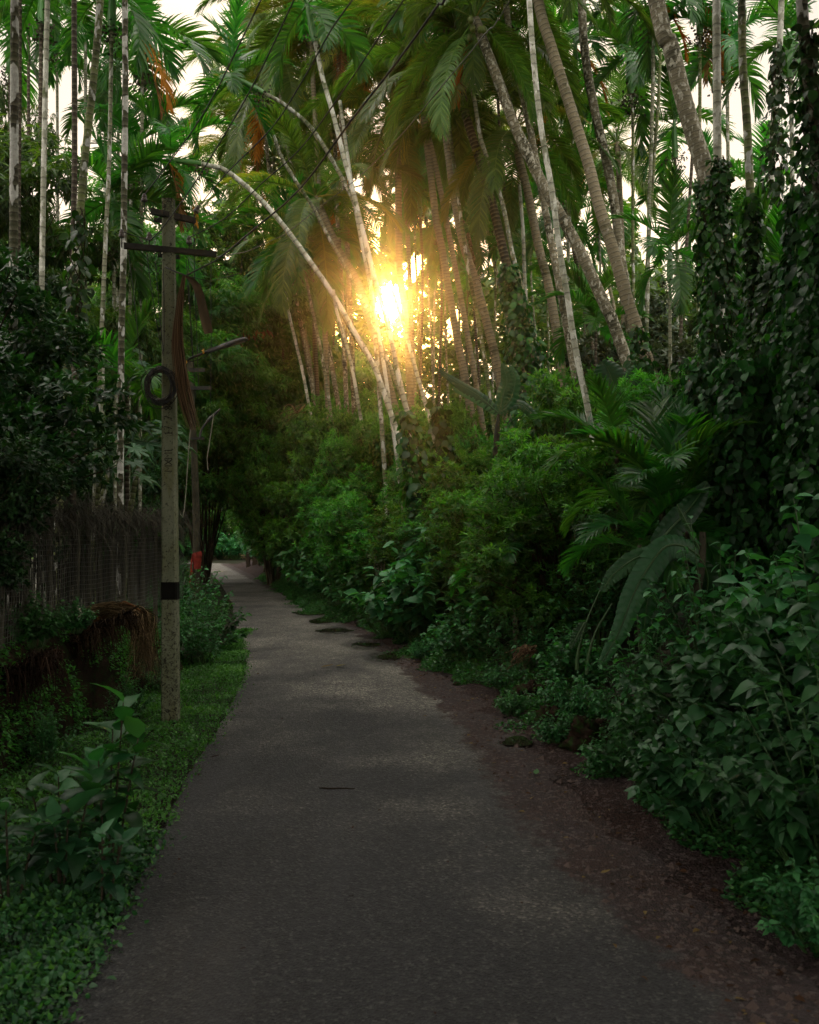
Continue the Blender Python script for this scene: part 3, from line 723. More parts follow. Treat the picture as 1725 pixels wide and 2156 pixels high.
def rosettes(mb, P, D, per, size, tpl, spread=1.0, droop=.2, tint=None):
    """leaves radiating round each twig tip P with twig direction D"""
    n = len(P)
    D = norm(D)
    ref = norm(np.cross(D, np.array([.3, .2, .9]) + 0 * D))
    B = np.cross(D, ref)
    tint = R.rand(n) if tint is None else tint
    for k in range(per):
        a = 2.4 * k + R.uniform(0, .5, n)
        el = R.uniform(.15, 1.0, n) * spread
        lat = np.cos(a)[:, None] * ref + np.sin(a)[:, None] * B
        d = np.cos(el * PI / 2)[:, None] * D + np.sin(el * PI / 2)[:, None] * lat
        d = norm(d + np.array([0, 0, -droop]))
        pos = P - D * (R.uniform(0, 1.2, n) * size * .5)[:, None]
        scatter(mb, tpl, pos, d, D + np.array([0, 0, .6]) + R.randn(n, 3) * .25, size * R.uniform(.7, 1.2, n), np.clip(tint + R.randn(n) * .12, 0, 1))

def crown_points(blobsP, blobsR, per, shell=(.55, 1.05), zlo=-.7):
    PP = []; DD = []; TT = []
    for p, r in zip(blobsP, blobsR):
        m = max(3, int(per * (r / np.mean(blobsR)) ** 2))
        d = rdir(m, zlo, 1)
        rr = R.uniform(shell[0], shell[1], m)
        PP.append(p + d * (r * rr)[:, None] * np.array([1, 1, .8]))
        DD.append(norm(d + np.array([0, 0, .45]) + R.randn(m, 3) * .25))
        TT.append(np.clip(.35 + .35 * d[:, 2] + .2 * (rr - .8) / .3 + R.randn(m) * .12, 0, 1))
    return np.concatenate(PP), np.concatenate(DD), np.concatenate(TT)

def branches(mb, P, base, n, r0=.05, tint=.5):
    idx = R.choice(len(P), min(n, len(P)), replace=False)
    for i in idx:
        p = P[i]; b = np.array(base) + np.array([R.uniform(-.15, .15), R.uniform(-.15, .15), 0])
        mid = b * .45 + p * .55; mid[2] = b[2] + (p[2] - b[2]) * .7; mid[:2] = b[:2] + (p[:2] - b[:2]) * .4
        tube(mb, [b, b * .7 + mid * .3 + R.randn(3) * .03, mid, p], [r0, r0 * .8, r0 * .5, r0 * .15], 6, tint, step=.25, cap=False)

# shared shrub meshes ---------------------------------------------------------
def make_weed(seed, h=1.1, r=.75, n=420, leaf=.11):
    """bush of upright stems with opposite pointed leaves"""
    rs = np.random.RandomState(seed)
    fo = MB(); st = MB()
    tpl = tpl_leaf(4, (.33, .40, .24, .30)[seed % 4], .32, .10)
    leaf = leaf * (1.0, 1.12, .9, .8)[seed % 4]; ns = 38
    for i in range(ns):
        a = rs.uniform(0, 6.28); q = rs.uniform(0, 1) ** .5
        tip = np.array([math.cos(a) * r * q, math.sin(a) * r * q, h * (1 - .55 * q * q) * rs.uniform(.72, 1.12)])
        b = np.array([tip[0] * .25, tip[1] * .25, 0])
        mid = b * .5 + tip * .5 + np.array([0, 0, .1]) ; 
        tube(st, [b, mid, tip], [.008, .006, .003], 4, .5, cap=False)
        m = 16
        t = np.linspace(.3, 1.0, m)
        c = (1 - t)[:, None] ** 2 * b + 2 * ((1 - t) * t)[:, None] * mid + (t ** 2)[:, None] * tip
        for sg in (0, PI):
            az = np.arange(m) * 1.75 + sg + rs.uniform(0, 6)
            el = rs.uniform(-.45, .35, m)
            d = np.stack([np.cos(az) * np.cos(el), np.sin(az) * np.cos(el), np.sin(el)], -1)
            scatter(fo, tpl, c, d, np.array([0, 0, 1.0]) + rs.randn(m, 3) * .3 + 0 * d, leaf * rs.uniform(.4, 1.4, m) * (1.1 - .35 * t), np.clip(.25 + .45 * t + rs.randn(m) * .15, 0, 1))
    return fo.mesh('foliage', M['weed']), st.mesh('stem', M['greenstem'])
WEED = [make_weed(i, h=1.0 + .1 * i) for i in range(4)]
WEEDN = []
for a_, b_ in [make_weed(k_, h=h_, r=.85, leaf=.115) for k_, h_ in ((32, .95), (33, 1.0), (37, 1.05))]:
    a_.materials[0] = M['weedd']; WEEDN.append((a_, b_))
WEEDF = [make_weed(10 + i, h=1.15, leaf=.17) for i in range(3)]

def make_ros(seed, H=3.2, r=1.5, nb=26, per=60, size=.13, mat='rosette', br=.5, tpl=None, perl=7, droop=.15, nbr=30, zc=.55):
    np.random.seed(seed)
    bp_, brr = blobs((0, 0, H * zc), (r, r, H * (1 - zc) * .92), nb, br, seed, .35)
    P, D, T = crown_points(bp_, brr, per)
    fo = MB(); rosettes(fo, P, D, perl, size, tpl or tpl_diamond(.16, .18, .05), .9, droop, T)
    st = MB(); branches(st, P, (0, 0, 0), nbr, .04)
    return fo.mesh('foliage', M[mat]), st.mesh('stem', M['twig'])
ROS = [make_ros(20 + i, H=3.4 + .3 * i, nb=30) for i in range(4)]
BIGROS = [make_ros(30 + i, H=6.0, r=2.2, nb=44, per=70, size=.15, br=.6) for i in range(2)]
DULL = [make_ros(40, H=9.0, r=2.6, nb=60, per=80, size=.19, mat='grey', br=.75, perl=6, tpl=tpl_diamond(.28, .2, .05), zc=.6)]
MANGO = [make_ros(50 + i, H=15, r=4.2, nb=75, per=72, size=.30, mat='mango', br=1.1, perl=8, tpl=tpl_diamond(.12, .35, .04), droop=.75, zc=.55) for i in range(2)]
GLOSS = [make_ros(60 + i, H=4.4, r=1.5, nb=36, per=70, size=.12, mat='glossy', br=.5, perl=6, tpl=tpl_leaf(3, .25, .2, .1), droop=.2, zc=.5) for i in range(2)]

def shrub(kind, meshes, loc, sc, label, cat='bush', name='shrub', group=None, rz=None, parts=('foliage', 'stem')):
    root = thing(name, label, cat, loc, rz if rz is not None else random.uniform(0, 6.28), group)
    s3 = sc if hasattr(sc, '__len__') else (sc, sc, sc)
    inst(parts[0], meshes[0], root, sc=s3); inst(parts[1], meshes[1], root, sc=s3)
    return root

def gz(x, y):   # ground height: banks rise a little away from the road
    e = np.interp(y, EY, EX) if y < 63 else -12
    d = x - e
    r = min(.7, max(0, d) * .28) if d > 0 else 0
    return r
EX = [1.95, 1.84, 1.55, 1.56, 1.1, .65, -.1, -.85, -2.8, -6, -12]
EY = [4.9, 5.8, 6.5, 8.3, 11.5, 13, 16, 20, 24.8, 39, 63]

# ------------------------------------------------------------------ ground
def sheet_xy(name, X, Yv, zf, mat, kind='structure', attr=None):
    mb = MB(); V = []; A = []
    for i, y in enumerate(Yv):
        for j, x in enumerate(X): V.append([x, y, zf(x, y)])
    n = len(X)
    Q = [[i * n + j, i * n + j + 1, (i + 1) * n + j + 1, (i + 1) * n + j] for i in range(len(Yv) - 1) for j in range(n - 1)]
    mb.add(V, Q)
    return tag(mb.build(name, mat), kind=kind)
def gzg(x, y): return gzz(x, y) - (.07 if -5 < y < 75 else 0)
def gzz(x, y):
    if y < -5 or y > 75: return 0 - .002
    lim = 1.0
    return gz(x, y) * (1 if y > 2 else max(0, (y + 5) / 7)) + .035 * noise.noise(Vector((x * 1.3, y * 1.3, 0))) * (1 if gz(x, y) > .02 else 0)
xs = np.concatenate([np.linspace(-400, -30, 6), np.linspace(-25, 14, 118), np.linspace(20, 400, 6)])
ys = np.concatenate([np.linspace(-200, -6, 5), np.linspace(-4, 30, 104), np.linspace(31, 75, 30), np.linspace(90, 500, 6)])
sheet_xy('ground', xs, ys, gzg, M['soil'])

LE = [(60, 2300), (120, 2156), (215, 1990), (310, 1825), (352, 1730), (400, 1625), (445, 1562), (480, 1500), (513, 1430), (520, 1398), (513, 1370), (500, 1340), (493, 1300), (488, 1270), (465, 1230), (440, 1200), (425, 1186)]
RE = [(1760, 2300), (1600, 2156), (1400, 1990), (1260, 1880), (1150, 1760), (1075, 1660), (1030, 1600), (990, 1540), (930, 1480), (870, 1425), (822, 1390), (770, 1345), (705, 1295), (615, 1258), (560, 1236), (500, 1204), (462, 1186)]
def ground_pt(px, py):
    Y = EYE * F / (py - HY); return ((px - CX) / F * Y, Y)
L_g = [(-1.75, -6.0), (-1.7, 1.0)] + [ground_pt(*p) for p in LE]
R_g = [(1.65, -6.0), (1.6, 1.0)] + [ground_pt(*p) for p in RE]
def edge(poly, y):
    return np.interp(y, [p[1] for p in poly], [p[0] for p in poly])
rys = np.concatenate([np.linspace(-6, 20, 260), np.linspace(20.3, 65.5, 150)])
rys = rys[rys < 66]
PUD = [(650, 1293), (688, 1308), (705, 1330), (775, 1360), (822, 1385), (1090, 1567)]
PUD = [ground_pt(*p) for p in PUD]
mb = MB(); V = []; A = []; WET = []
nx = 64
for y in rys:
    l = edge(L_g, y) + .03 * noise.noise(Vector((y * 2.5, 0, 3))) + .02 * noise.noise(Vector((y * 9, 0, 3)))
    r = edge(R_g, y)
    for j in range(nx):
        x = l + (r + .5 + .28 * noise.noise(Vector((y * 1.6, 5, 0))) + .14 * noise.noise(Vector((y * 6, 5, 0))) - l) * j / (nx - 1)
        V.append([x, y, .012 + .012 * (1 - (2 * j / (nx - 1) - 1) ** 2)]); A.append(r - x); WET.append(max(math.exp(-(((x - p[0]) / (.42 if p[1] > 12 else .25)) ** 2 + ((y - p[1]) / (.9 if p[1] > 12 else .3)) ** 2)) for p in PUD))
Q = [[i * nx + j, i * nx + j + 1, (i + 1) * nx + j + 1, (i + 1) * nx + j] for i in range(len(rys) - 1) for j in range(nx - 1)]
mb.add(V, Q, None, np.array(WET), np.array(A))
# the road swings away to the left at its far end
far = [(np.interp(t, [0, 1], [edge(L_g, 65.3), -45]), 65.3 + 5 * math.sin(t * 1.57)) for t in np.linspace(0, 1, 12)]
mb2 = MB(); V = []
for (x, y) in far:
    V += [[x, y - 1.2, .009], [x, y + 4.4, .009]]
V[0] = [edge(L_g, 65) + .1, 64.9, .009]; V[1] = [edge(R_g, 65) + .6, 65.6, .009]
mb2.add(V, [[2 * i, 2 * i + 1, 2 * i + 3, 2 * i + 2] for i in range(len(far) - 1)], None, .0, 2.0)
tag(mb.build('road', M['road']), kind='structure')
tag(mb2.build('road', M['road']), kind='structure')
# gravel shoulder
mb = MB(); V = []; nx = 7
for y in rys:
    r = edge(R_g, y)
    e = max(r + .3, np.interp(y, EY, EX) + 1.2)
    for j in range(nx):
        x = r - .2 + (e - r + .2) * j / (nx - 1)
        V.append([x, y, .006 + max(0, gzz(x, y)) + (.0 if j else -.004)])
Q = [[i * nx + j, i * nx + j + 1, (i + 1) * nx + j + 1, (i + 1) * nx + j] for i in range(len(rys) - 1) for j in range(nx - 1)]
mb.add(V, Q)
tag(mb.build('gravel_shoulder', M['gravel']), kind='structure')

# puddles on the right side of the road
def blobpoly(name, cx, cy, rx, ry, z, mat, seed, n=40, rot=0.0):
    rs = np.random.RandomState(seed); ph = rs.uniform(0, 6, 6)
    V = [[0, 0, 0]]
    for k in range(n):
        a = 2 * PI * k / n
        q = 1 + .14 * math.sin(2 * a + ph[0]) + .12 * math.sin(3 * a + ph[1]) + .06 * math.sin(5 * a + ph[2])
        x = math.cos(a) * rx * q; y = math.sin(a) * ry * q
        V.append([x * math.cos(rot) - y * math.sin(rot), x * math.sin(rot) + y * math.cos(rot), 0])
    mb = MB(); mb.add(V, None, [[0, k + 1, (k + 1) % n + 1] for k in range(n)])
    return mb.build(name, mat, loc=(cx, cy, z))
for i, (px, py, wpx, ry, lab) in enumerate([(650, 1293, 32, .55, 'farthest puddle at the right edge of the road'), (688, 1308, 34, .8, 'widest puddle with leaf reflections behind the narrow one'), (705, 1330, 34, .35, 'narrow puddle lying toward the middle of the road'),
                                           (775, 1360, 28, .28, 'small dark puddle beside the gravel'), (822, 1385, 28, .42, 'puddle with green reflections nearest the red gravel'), (1090, 1567, 34, .2, 'lone small puddle on the gravel shoulder in the foreground')]):
    gx, gy = ground_pt(px, py)
    o = blobpoly('puddle', gx, gy, wpx / F * gy, ry, .031, M['water'], i + 20)
    tag(o, lab, 'puddle', 'puddles along the right edge of the road')

# ------------------------------------------------------------------ grass verge on the left (uncountable)
def grass(name, area, n, lab, size=(.03, .07), mat='grass', zf=None, tpl=None, flat=.5):
    """area: function giving (x,y) arrays"""
    x, y = area(n)
    z = np.array([zf(a, b) for a, b in zip(x, y)]) if zf else np.zeros(n)
    P = np.stack([x, y, z], -1)
    mb = MB()
    d = rdir(n, flat * .2, .95)
    cl = np.array([noise.noise(Vector((a * 1.7, b * 1.7, 1))) for a, b in zip(x, y)])
    sc = R.uniform(size[0], size[1], n) * (1 + .5 * cl)
    P[:, 2] += R.uniform(0, .035, n) * (1 + cl)
    scatter(mb, tpl or tpl_diamond(.26, .1, .04), P, d, np.array([0, 0, 1.0]) + R.randn(n, 3) * .4, sc, np.clip(.5 + cl * .5 + R.randn(n) * .22, 0, 1))
    return tag(mb.build(name, M[mat]), lab, 'grass', None, 'stuff')
BANKX = -3.55
def leftverge(n):
    y = 2.3 + (R.rand(n) ** 1.7) * 18
    l = edge(L_g, y)
    t = R.rand(n)
    lim = np.maximum(BANKX + .1, -3.9)
    x = l + .06 * R.randn(n) - (l - lim) * t
    return x, y
grass('grass', leftverge, 70000, 'short bright green grass and clover between the pole and the road', (.018, .05))
def bottomleft(n):
    y = R.uniform(2.3, 6.5, n); l = edge(L_g, y)
    x = l - .02 + .07 * R.randn(n) - (l + 3.6) * R.rand(n)
    return x, y
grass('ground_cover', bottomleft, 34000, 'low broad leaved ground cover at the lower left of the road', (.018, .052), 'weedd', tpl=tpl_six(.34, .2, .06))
def rightfringe(n):
    y = 4.5 + R.rand(n) ** 1.3 * 40
    e = np.interp(y, EY, EX)
    x = e + np.abs(R.randn(n)) * .5 - .6 * (R.rand(n) < .38) * R.rand(n) ** 1.3
    k = np.array([noise.noise(Vector((a * 1.5, b * 1.1, 7))) for a, b in zip(x, y)]) + (x - e) * 1.2 > .02
    return x[k], y[k]
def grass2(name, n, lab, size, mat, tpl):
    x, y = rightfringe(n); m = len(x)
    P = np.stack([x, y, [gz(a, b) + .012 for a, b in zip(x, y)]], -1); P[:, 2] += R.rand(m) ** 2 * .16 * np.clip((x - np.interp(y, EY, EX)) * 2 + .4, 0, 1)
    mb = MB(); scatter(mb, tpl, P, rdir(m, -.1, .8), np.array([0, 0, 1.0]) + R.randn(m, 3) * .35, R.uniform(size[0], size[1], m), np.clip(R.normal(.5, .22, m), 0, 1))
    return tag(mb.build(name, M[mat]), lab, 'ground cover', None, 'stuff')
grass2('ground_cover', 70000, 'small leaved weeds creeping from the right bank onto the gravel', (.025, .065), 'weed', tpl_six(.3, .2, .06))
grass2('grass', 40000, 'bright grass fringe along the right bank', (.02, .05), 'grass', tpl_diamond(.2, .1, .04))
# scattered weeds and litter on the gravel shoulder
n = 520
y = 3.0 + R.rand(n) ** 1.2 * 20; r_ = np.array([edge(R_g, q) for q in y]); e_ = np.interp(y, EY, EX)
x = r_ + (np.maximum(e_, r_ + .4) - r_) * R.uniform(-.1, 1.1, n)
P = np.stack([x, y, np.array([max(.012, gzz(a, b) + .01) for a, b in zip(x, y)])], -1)
mb = MB(); scatter(mb, tpl_six(.3, .15, .08), P + np.array([0, 0, .012]), rdir(n, -.05, .15), np.array([0, 0, 1.0]) + R.randn(n, 3) * .2, R.uniform(.015, .06, n), R.rand(n))
tag(mb.build('leaf_litter', M['litter']), 'dead leaves scattered over the red gravel shoulder', 'leaf litter', None, 'stuff')
n = 2600
y = 2.6 + R.rand(n) ** 1.3 * 16; r_ = np.array([edge(R_g, q) for q in y]); e_ = np.interp(y, EY, EX)
x = r_ + (np.maximum(e_, r_ + .4) - r_) * R.uniform(-.15, 1.0, n)
mb = MB()
for a, b in zip(x, y):
    s = random.uniform(.006, .02) if random.random() < .95 else random.uniform(.02, .045)
    V = np.array([[1, 0, 0], [0, 1, 0], [-1, 0, 0], [0, -1, 0], [0, 0, .8], [.0, 0, -.3]]) * s * R.uniform(.7, 1.3, (6, 3))
    mb.add(V + np.array([a, b, max(.014, gzz(a, b) + .012)]), None, [[0, 1, 4], [1, 2, 4], [2, 3, 4], [3, 0, 4]], random.random())
tag(mb.build('gravel', M['stone'], smooth=False), 'loose stones on the reddish shoulder right of the asphalt', 'gravel', None, 'stuff')

n = 150
y = 3 + R.rand(n) ** 1.1 * 20; r_ = np.array([edge(R_g, q) for q in y]); l_ = np.array([edge(L_g, q) for q in y]); u_ = R.rand(n)
x = np.where(R.rand(n) < .6, l_ + (r_ - l_) * u_, np.where(R.rand(n) < .5, l_ + .25 * u_, r_ - .4 * u_))
mb = MB(); scatter(mb, tpl_six(.26, .15, .08), np.stack([x, y, np.full(n, .032)], -1), rdir(n, -.05, .1), np.array([0, 0, 1.0]) + R.randn(n, 3) * .2, R.uniform(.012, .045, n), R.rand(n))
tag(mb.build('leaf_litter', M['litter']), 'tiny leaf fragments scattered over the asphalt', 'leaf litter', None, 'stuff')
# stick, leaves and pebble lying on the road
def stick(name, a, b, r, lab, mat='bark', z=.03):
    A = np.array([a[0], a[1], z]); B = np.array([b[0], b[1], z])
    root_loc = (A + B) / 2; mb = MB()
    pts = [A + (B - A) * t + np.array([0, R.uniform(-.012, .012), R.uniform(-.003, .003)]) - root_loc for t in np.linspace(0, 1, 9)]
    tube(mb, pts, [r * .6, r, r * .9, r * 1.15, r, r * 1.2, r, r * .8, r * .4], 6)
    return tag(mb.build(name, M[mat], loc=tuple(root_loc)), lab, 'stick')
stick('stick', ground_pt(672, 1667), ground_pt(748, 1668), .006, 'thin broken stick lying across the middle of the road')
def leafon(px, py, s, lab, mat='litter', t=.95, az=0.3, cat='leaf', g='fallen leaves on the road'):
    gx, gy = ground_pt(px, py)
    mb = MB(); scatter(mb, tpl_leaf(4, .26, -.15, .12), np.zeros((1, 3)), np.array([[math.cos(az), math.sin(az), .05]]), np.array([[0, 0, 1.0]]), s, t)
    tag(mb.build('fallen_leaf', M[mat], loc=(gx, gy, .04)), lab, cat, g)
leafon(675, 1410, .22, 'long pale fallen leaf on the road before the puddles', az=.1)
leafon(705, 1408, .18, 'second pale leaf just right of the long one', az=-.2)
leafon(442, 1604, .10, 'dark leaf at the left edge of the asphalt', t=.05)
leafon(1128, 1640, .11, 'green seedling leaf standing on the gravel', 'weed', .8, 1.3)
leafon(522, 1232, .22, 'dark leaf on the road beside the left bush', t=.0)
leafon(1265, 1852, .07, 'yellow leaf on the gravel near the front bushes', t=1.0)

# ------------------------------------------------------------------ laterite bank on the left with fence
mb = MB()
Yb = np.linspace(3.0, 15.6, 100); prof = np.linspace(0, 1, 16)
V = []
for yv in Yb:
    top = 1.05 + .14 * noise.noise(Vector((yv * .8, 1, 0))) + .06 * noise.noise(Vector((yv * 3, 1, 0)))
    if yv > 13: top *= max(.05, 1 - (yv - 13) * .36)
    for t in prof:
        if t < .7:
            x = BANKX - .35 * (t / .7) ** 1.5; z = top * (t / .7)
        else:
            x = BANKX - .35 - (t - .7) / .3 * 1.6; z = top
        q = Vector((x * 2.2, yv * 2.2, z * 2.2))
        dn = .13 * noise.noise(q) + .06 * noise.noise(q * 3.1) + .03 * noise.noise(q * 7)
        V.append([x + dn, yv, z + dn * .6 - (.05 if t == 0 else 0)])
n = len(prof)
Q = [[i * n + j, (i + 1) * n + j, (i + 1) * n + j + 1, i * n + j + 1] for i in range(len(Yb) - 1) for j in range(n - 1)]
mb.add(V, Q)
bank = tag(mb.build('laterite_wall', M['laterite']), 'dark crumbling laterite bank wall under the fence left of the road', 'wall')
VB = np.array(V)
# weeds and ferns on the bank
n = 34000
idx = R.randint(0, len(VB), n); P = VB[idx] + R.randn(n, 3) * np.array([.02, .08, .05]) + np.array([.02, 0, 0])
k = np.array([noise.noise(Vector(p * 1.6)) for p in P]) > -.12
P = P[k & (P[:, 0] > -4.4)]; m = len(P)
mb = MB(); D = norm(np.array([1.0, -.3, .1]) + R.randn(m, 3) * .6)
scatter(mb, tpl_six(.3, .25, .06), P, D, np.array([.3, 0, 1.0]) + R.randn(m, 3) * .3, R.uniform(.02, .055, m), np.clip(R.normal(.45, .2, m), 0, 1))
tag(mb.build('ground_cover', M['rosette']), 'moss and small weeds growing on the dark bank wall', 'moss', None, 'stuff')

FX = -3.95
fence = thing('fence', 'old fence of grey posts with netting and thatch on the bank', 'fence', (FX, 12, 0))
def lbox(parent, name, c, d, mat, rot=None):
    mb = MB(); box(mb, c, d, rot); return mb.build(name, mat, parent, smooth=False)
for i, yv in enumerate([7.6, 8.2, 8.9, 9.5, 10.2, 10.9, 11.45, 11.9, 12.3, 12.7, 13.15, 13.7, 14.4, 15.2]):
    mb = MB(); hgt = random.uniform(2.15, 2.35)
    lx = random.uniform(-.04, .04)
    tube(mb, [(0, yv - 12, .7), (lx, yv - 12, 1.5), (lx * 1.5, yv - 12, hgt)], [.036, .034, .032], 6, step=.2, jit=.03)
    mb.build('post', M['post'], fence)
mb = MB()
for z in np.arange(1.05, 2.15, .055):
    pts = [(.05 + .02 * noise.noise(Vector((y * 2, z * 2, 0))), y - 12, z + .03 * noise.noise(Vector((y * 1.3, z, 4)))) for y in np.arange(7, 16, .3)]
    tube(mb, pts, .0035, 3, cap=False)
for yv in np.arange(7, 16, .06):
    tube(mb, [(.05, yv - 12, 1.0), (.06, yv - 12 + .02, 1.6), (.05, yv - 12, 2.15)], .0035, 3, cap=False)
mb.build('netting', M['net'], fence)
mb = MB()    # strips of thatch screening behind the netting
n = 620
yy = R.uniform(7, 16, n) - 12; z0 = R.uniform(1.0, 1.6, n)
for a, b in zip(yy, z0):
    w_ = random.uniform(.008, .02); h_ = random.uniform(.4, .8); x0 = random.uniform(-.12, -.02); s_ = random.uniform(-.04, .04)
    mb.add([[x0, a - w_, b], [x0, a + w_, b], [x0, a + w_ + s_, b + h_], [x0, a - w_ + s_, b + h_]], [[0, 1, 2, 3]], None, random.uniform(0, 1))
mb.build('thatch_screen', M['thatch'], fence)
mb = MB()    # dry creepers hanging over the top
n = 4200
yy = R.uniform(8.6, 15.8, n)
for a in yy:
    z1 = 2.42 + .08 * noise.noise(Vector((a * 2, 0, 0))) + random.gauss(-.06, .11); x0 = random.uniform(-.25, .28)
    ln = random.uniform(.05, .42) * random.random() ** .5; w_ = random.uniform(.003, .012)
    dx, dy = random.gauss(0, .12), random.gauss(0, .17)
    p0 = np.array([x0, a - 12, z1]); p1 = p0 + np.array([dx * .6, dy * .6, -ln * .4]); p2 = p0 + np.array([dx, dy, -ln])
    q = np.array([0, w_, 0])
    mb.add([p0 - q, p0 + q, p1 + q, p1 - q, p2 + q * .4, p2 - q * .4], [[0, 1, 2, 3], [3, 2, 4, 5]], None, random.random())
mb.build('dry_creeper', M['thatch'], fence)

# dry palm frond lying over the bank + split trunk stub
fr = thing('dry_frond', 'brown fallen coconut frond drooping over the end of the bank wall', 'dead frond', tuple(at(240, 1290, 11.2)))
mb = MB()
o_ = at(215, 1300, 11.2) - Vector(fr.location)
for k in range(260):
    e_ = (random.uniform(-.05, .12), random.uniform(-.3, .3))
    p1 = at(random.uniform(255, 285), random.uniform(1262, 1290), 11.1) - Vector(fr.location)
    p2 = at(random.uniform(278, 330), random.uniform(1285, 1345), 11.0) - Vector(fr.location)
    p3 = at(random.uniform(262, 340), random.uniform(1330, 1450), random.uniform(10.6, 11.1)) - Vector(fr.location)
    q0 = Vector((o_.x + random.uniform(-.35, .25), o_.y, o_.z + random.uniform(-.06, .1)))
    tube(mb, [q0, q0 * .35 + p1 * .65 + Vector((0, e_[1] * .2, .02)), p1 * .4 + p2 * .6, p2 + Vector((0, e_[1] * .3, 0)), p3], [.004, .005, .005, .004, .001], 3, random.random(), step=.15, cap=False)
mb.build('leaflets', M['brown'], fr)
mb = MB(); tube(mb, [o_ - Vector((.3, 0, .1)), o_, at(262, 1268, 11.1) - Vector(fr.location), at(300, 1290, 11.0) - Vector(fr.location)], [.035, .03, .018, .008], 7, step=.1)
mb.build('stalk', M['dry'], fr)
for (lab_, xa, xb, ya, yb, Yh) in (('dark heap of dried fronds sprawling along the top of the bank wall', 95, 262, 1372, 1300, 10.6), ('dark dried fronds on the bank at the left frame edge', -20, 95, 1440, 1380, 8.8)):
    hp = thing('dry_frond_heap', lab_, 'dead fronds', tuple(at((xa + xb) / 2, (ya + yb) / 2, Yh))); mb = MB(); o = Vector(hp.location)
    for k in range(420):
        t = random.random(); a = at(xa + (xb - xa) * t, ya + (yb - ya) * t + random.uniform(-8, 8), Yh + random.uniform(-.25, .25)) - o
        b = a + Vector((random.uniform(.02, .22), random.uniform(-.15, .05), random.uniform(.0, .10))); c_ = b + Vector((random.uniform(.0, .14), random.uniform(-.2, 0), random.uniform(-.30, -.02)))
        tube(mb, [a, b, c_], [.009, .007, .002], 3, random.random() * .8, step=.08, cap=False)
    mb.build('leaflets', M['brown2'], hp)
st = thing('tree_stump', 'pale split stump standing at the foot of the fence', 'stump', tuple(at(163, 1310, 10.9)))
mb = MB()
tube(mb, [(0, 0, -.15), (.0, 0, .1), (-.02, 0, .27)], [.05, .055, .008], 7, step=.05); mb.build('splinter', M['rope'], st)
mb = MB(); tube(mb, [(.13, 0, -.15), (.14, 0, .08), (.16, 0, .13)], [.05, .06, .055], 9, step=.04, jit=.08); mb.build('stub', M['post'], st)

# ------------------------------------------------------------------ utility pole
PY = EYE * F / (1520 - HY)
pb = at(360, 1520, PY)
pole = thing('utility_pole', 'mossy concrete utility pole with two crossarms standing on the grass verge', 'utility pole', (pb.x, pb.y, 0))
HT = at(355, 420, PY).z
tx = at(355, 420, PY).x - pb.x
mb = MB()
def sect(w_, d_): 
    c = .018
    return [(-w_ + c, -d_), (w_ - c, -d_), (w_, -d_ + c), (w_, d_ - c), (w_ - c, d_), (-w_ + c, d_), (-w_, d_ - c), (-w_, -d_ + c)]
V = []; lev = 60
for i in range(lev):
    t = i / (lev - 1); w_ = .093 * (1 - t) + .064 * t
    for j, (a, b) in enumerate(sect(w_, w_ * .9)):
        V.append([a + tx * t + R.randn() * .0012, b + R.randn() * .0012, -.1 + (HT + .1) * t])
Q = [[i * 8 + j, i * 8 + (j + 1) % 8, (i + 1) * 8 + (j + 1) % 8, (i + 1) * 8 + j] for i in range(lev - 1) for j in range(8)]
mb.add(V, Q); mb.add(np.array(V[-8:]), None, [[0, 1, 2], [0, 2, 3], [0, 3, 4], [0, 4, 5], [0, 5, 6], [0, 6, 7]])
mb.build('shaft', M['concrete'], pole, smooth=False)
def pole_x(z): return tx * z / HT
def pole_w(z): return .093 * (1 - z / HT) + .064 * z / HT
z0, z1 = at(360, 1262, PY).z, at(360, 1225, PY).z
mb = MB(); V = []
for z in (z0, z1):
    for (a, b) in sect(pole_w(z) + .003, pole_w(z) * .9 + .003): V.append([a + pole_x(z), b, z])
mb.add(V, [[j, (j + 1) % 8, 8 + (j + 1) % 8, 8 + j] for j in range(8)])
mb.build('painted_band', M['text'], pole, smooth=False)
# incised lettering, reading upwards
GL = {'M': [[(0, 0), (0, 1), (.4, .45), (.8, 1), (.8, 0)]], 'X': [[(0, 0), (.8, 1)], [(0, 1), (.8, 0)]],
      '1': [[(.1, .75), (.35, 1), (.35, 0)], [(.1, 0), (.6, 0)]], '7': [[(0, 1), (.7, 1), (.25, 0)], [(.2, .5), (.6, .5)]], '8': [[(.35, .5), (.05, .75), (.35, 1), (.65, .75), (.35, .5), (0, .25), (.35, 0), (.7, .25), (.35, .5)]],
      '0': [[(.35, 0), (.0, .5), (.35, 1), (.7, .5), (.35, 0)]], 'I': [[(.2, 0), (.2, 1)]]}
mb = MB()
def letters(s, ypx0, step):
    for k, ch in enumerate(s):
        if ch == ' ': continue
        zb = at(360, ypx0 - k * step, PY).z
        hgt = .085; wd = step / F * PY * .82
        xc = pole_x(zb)
        for st_ in GL[ch]:
            pts = [Vector((xc + .045 - q * hgt, -pole_w(zb) * .9 - .0015, zb + p / .8 * wd)) for p, q in st_]
            tube(mb, pts, .0042, 4, step=None)
letters('MXMI', 993, 13.5)
letters('17 7 80', 917, 10.5)
mb.build('lettering', M['text'], pole)

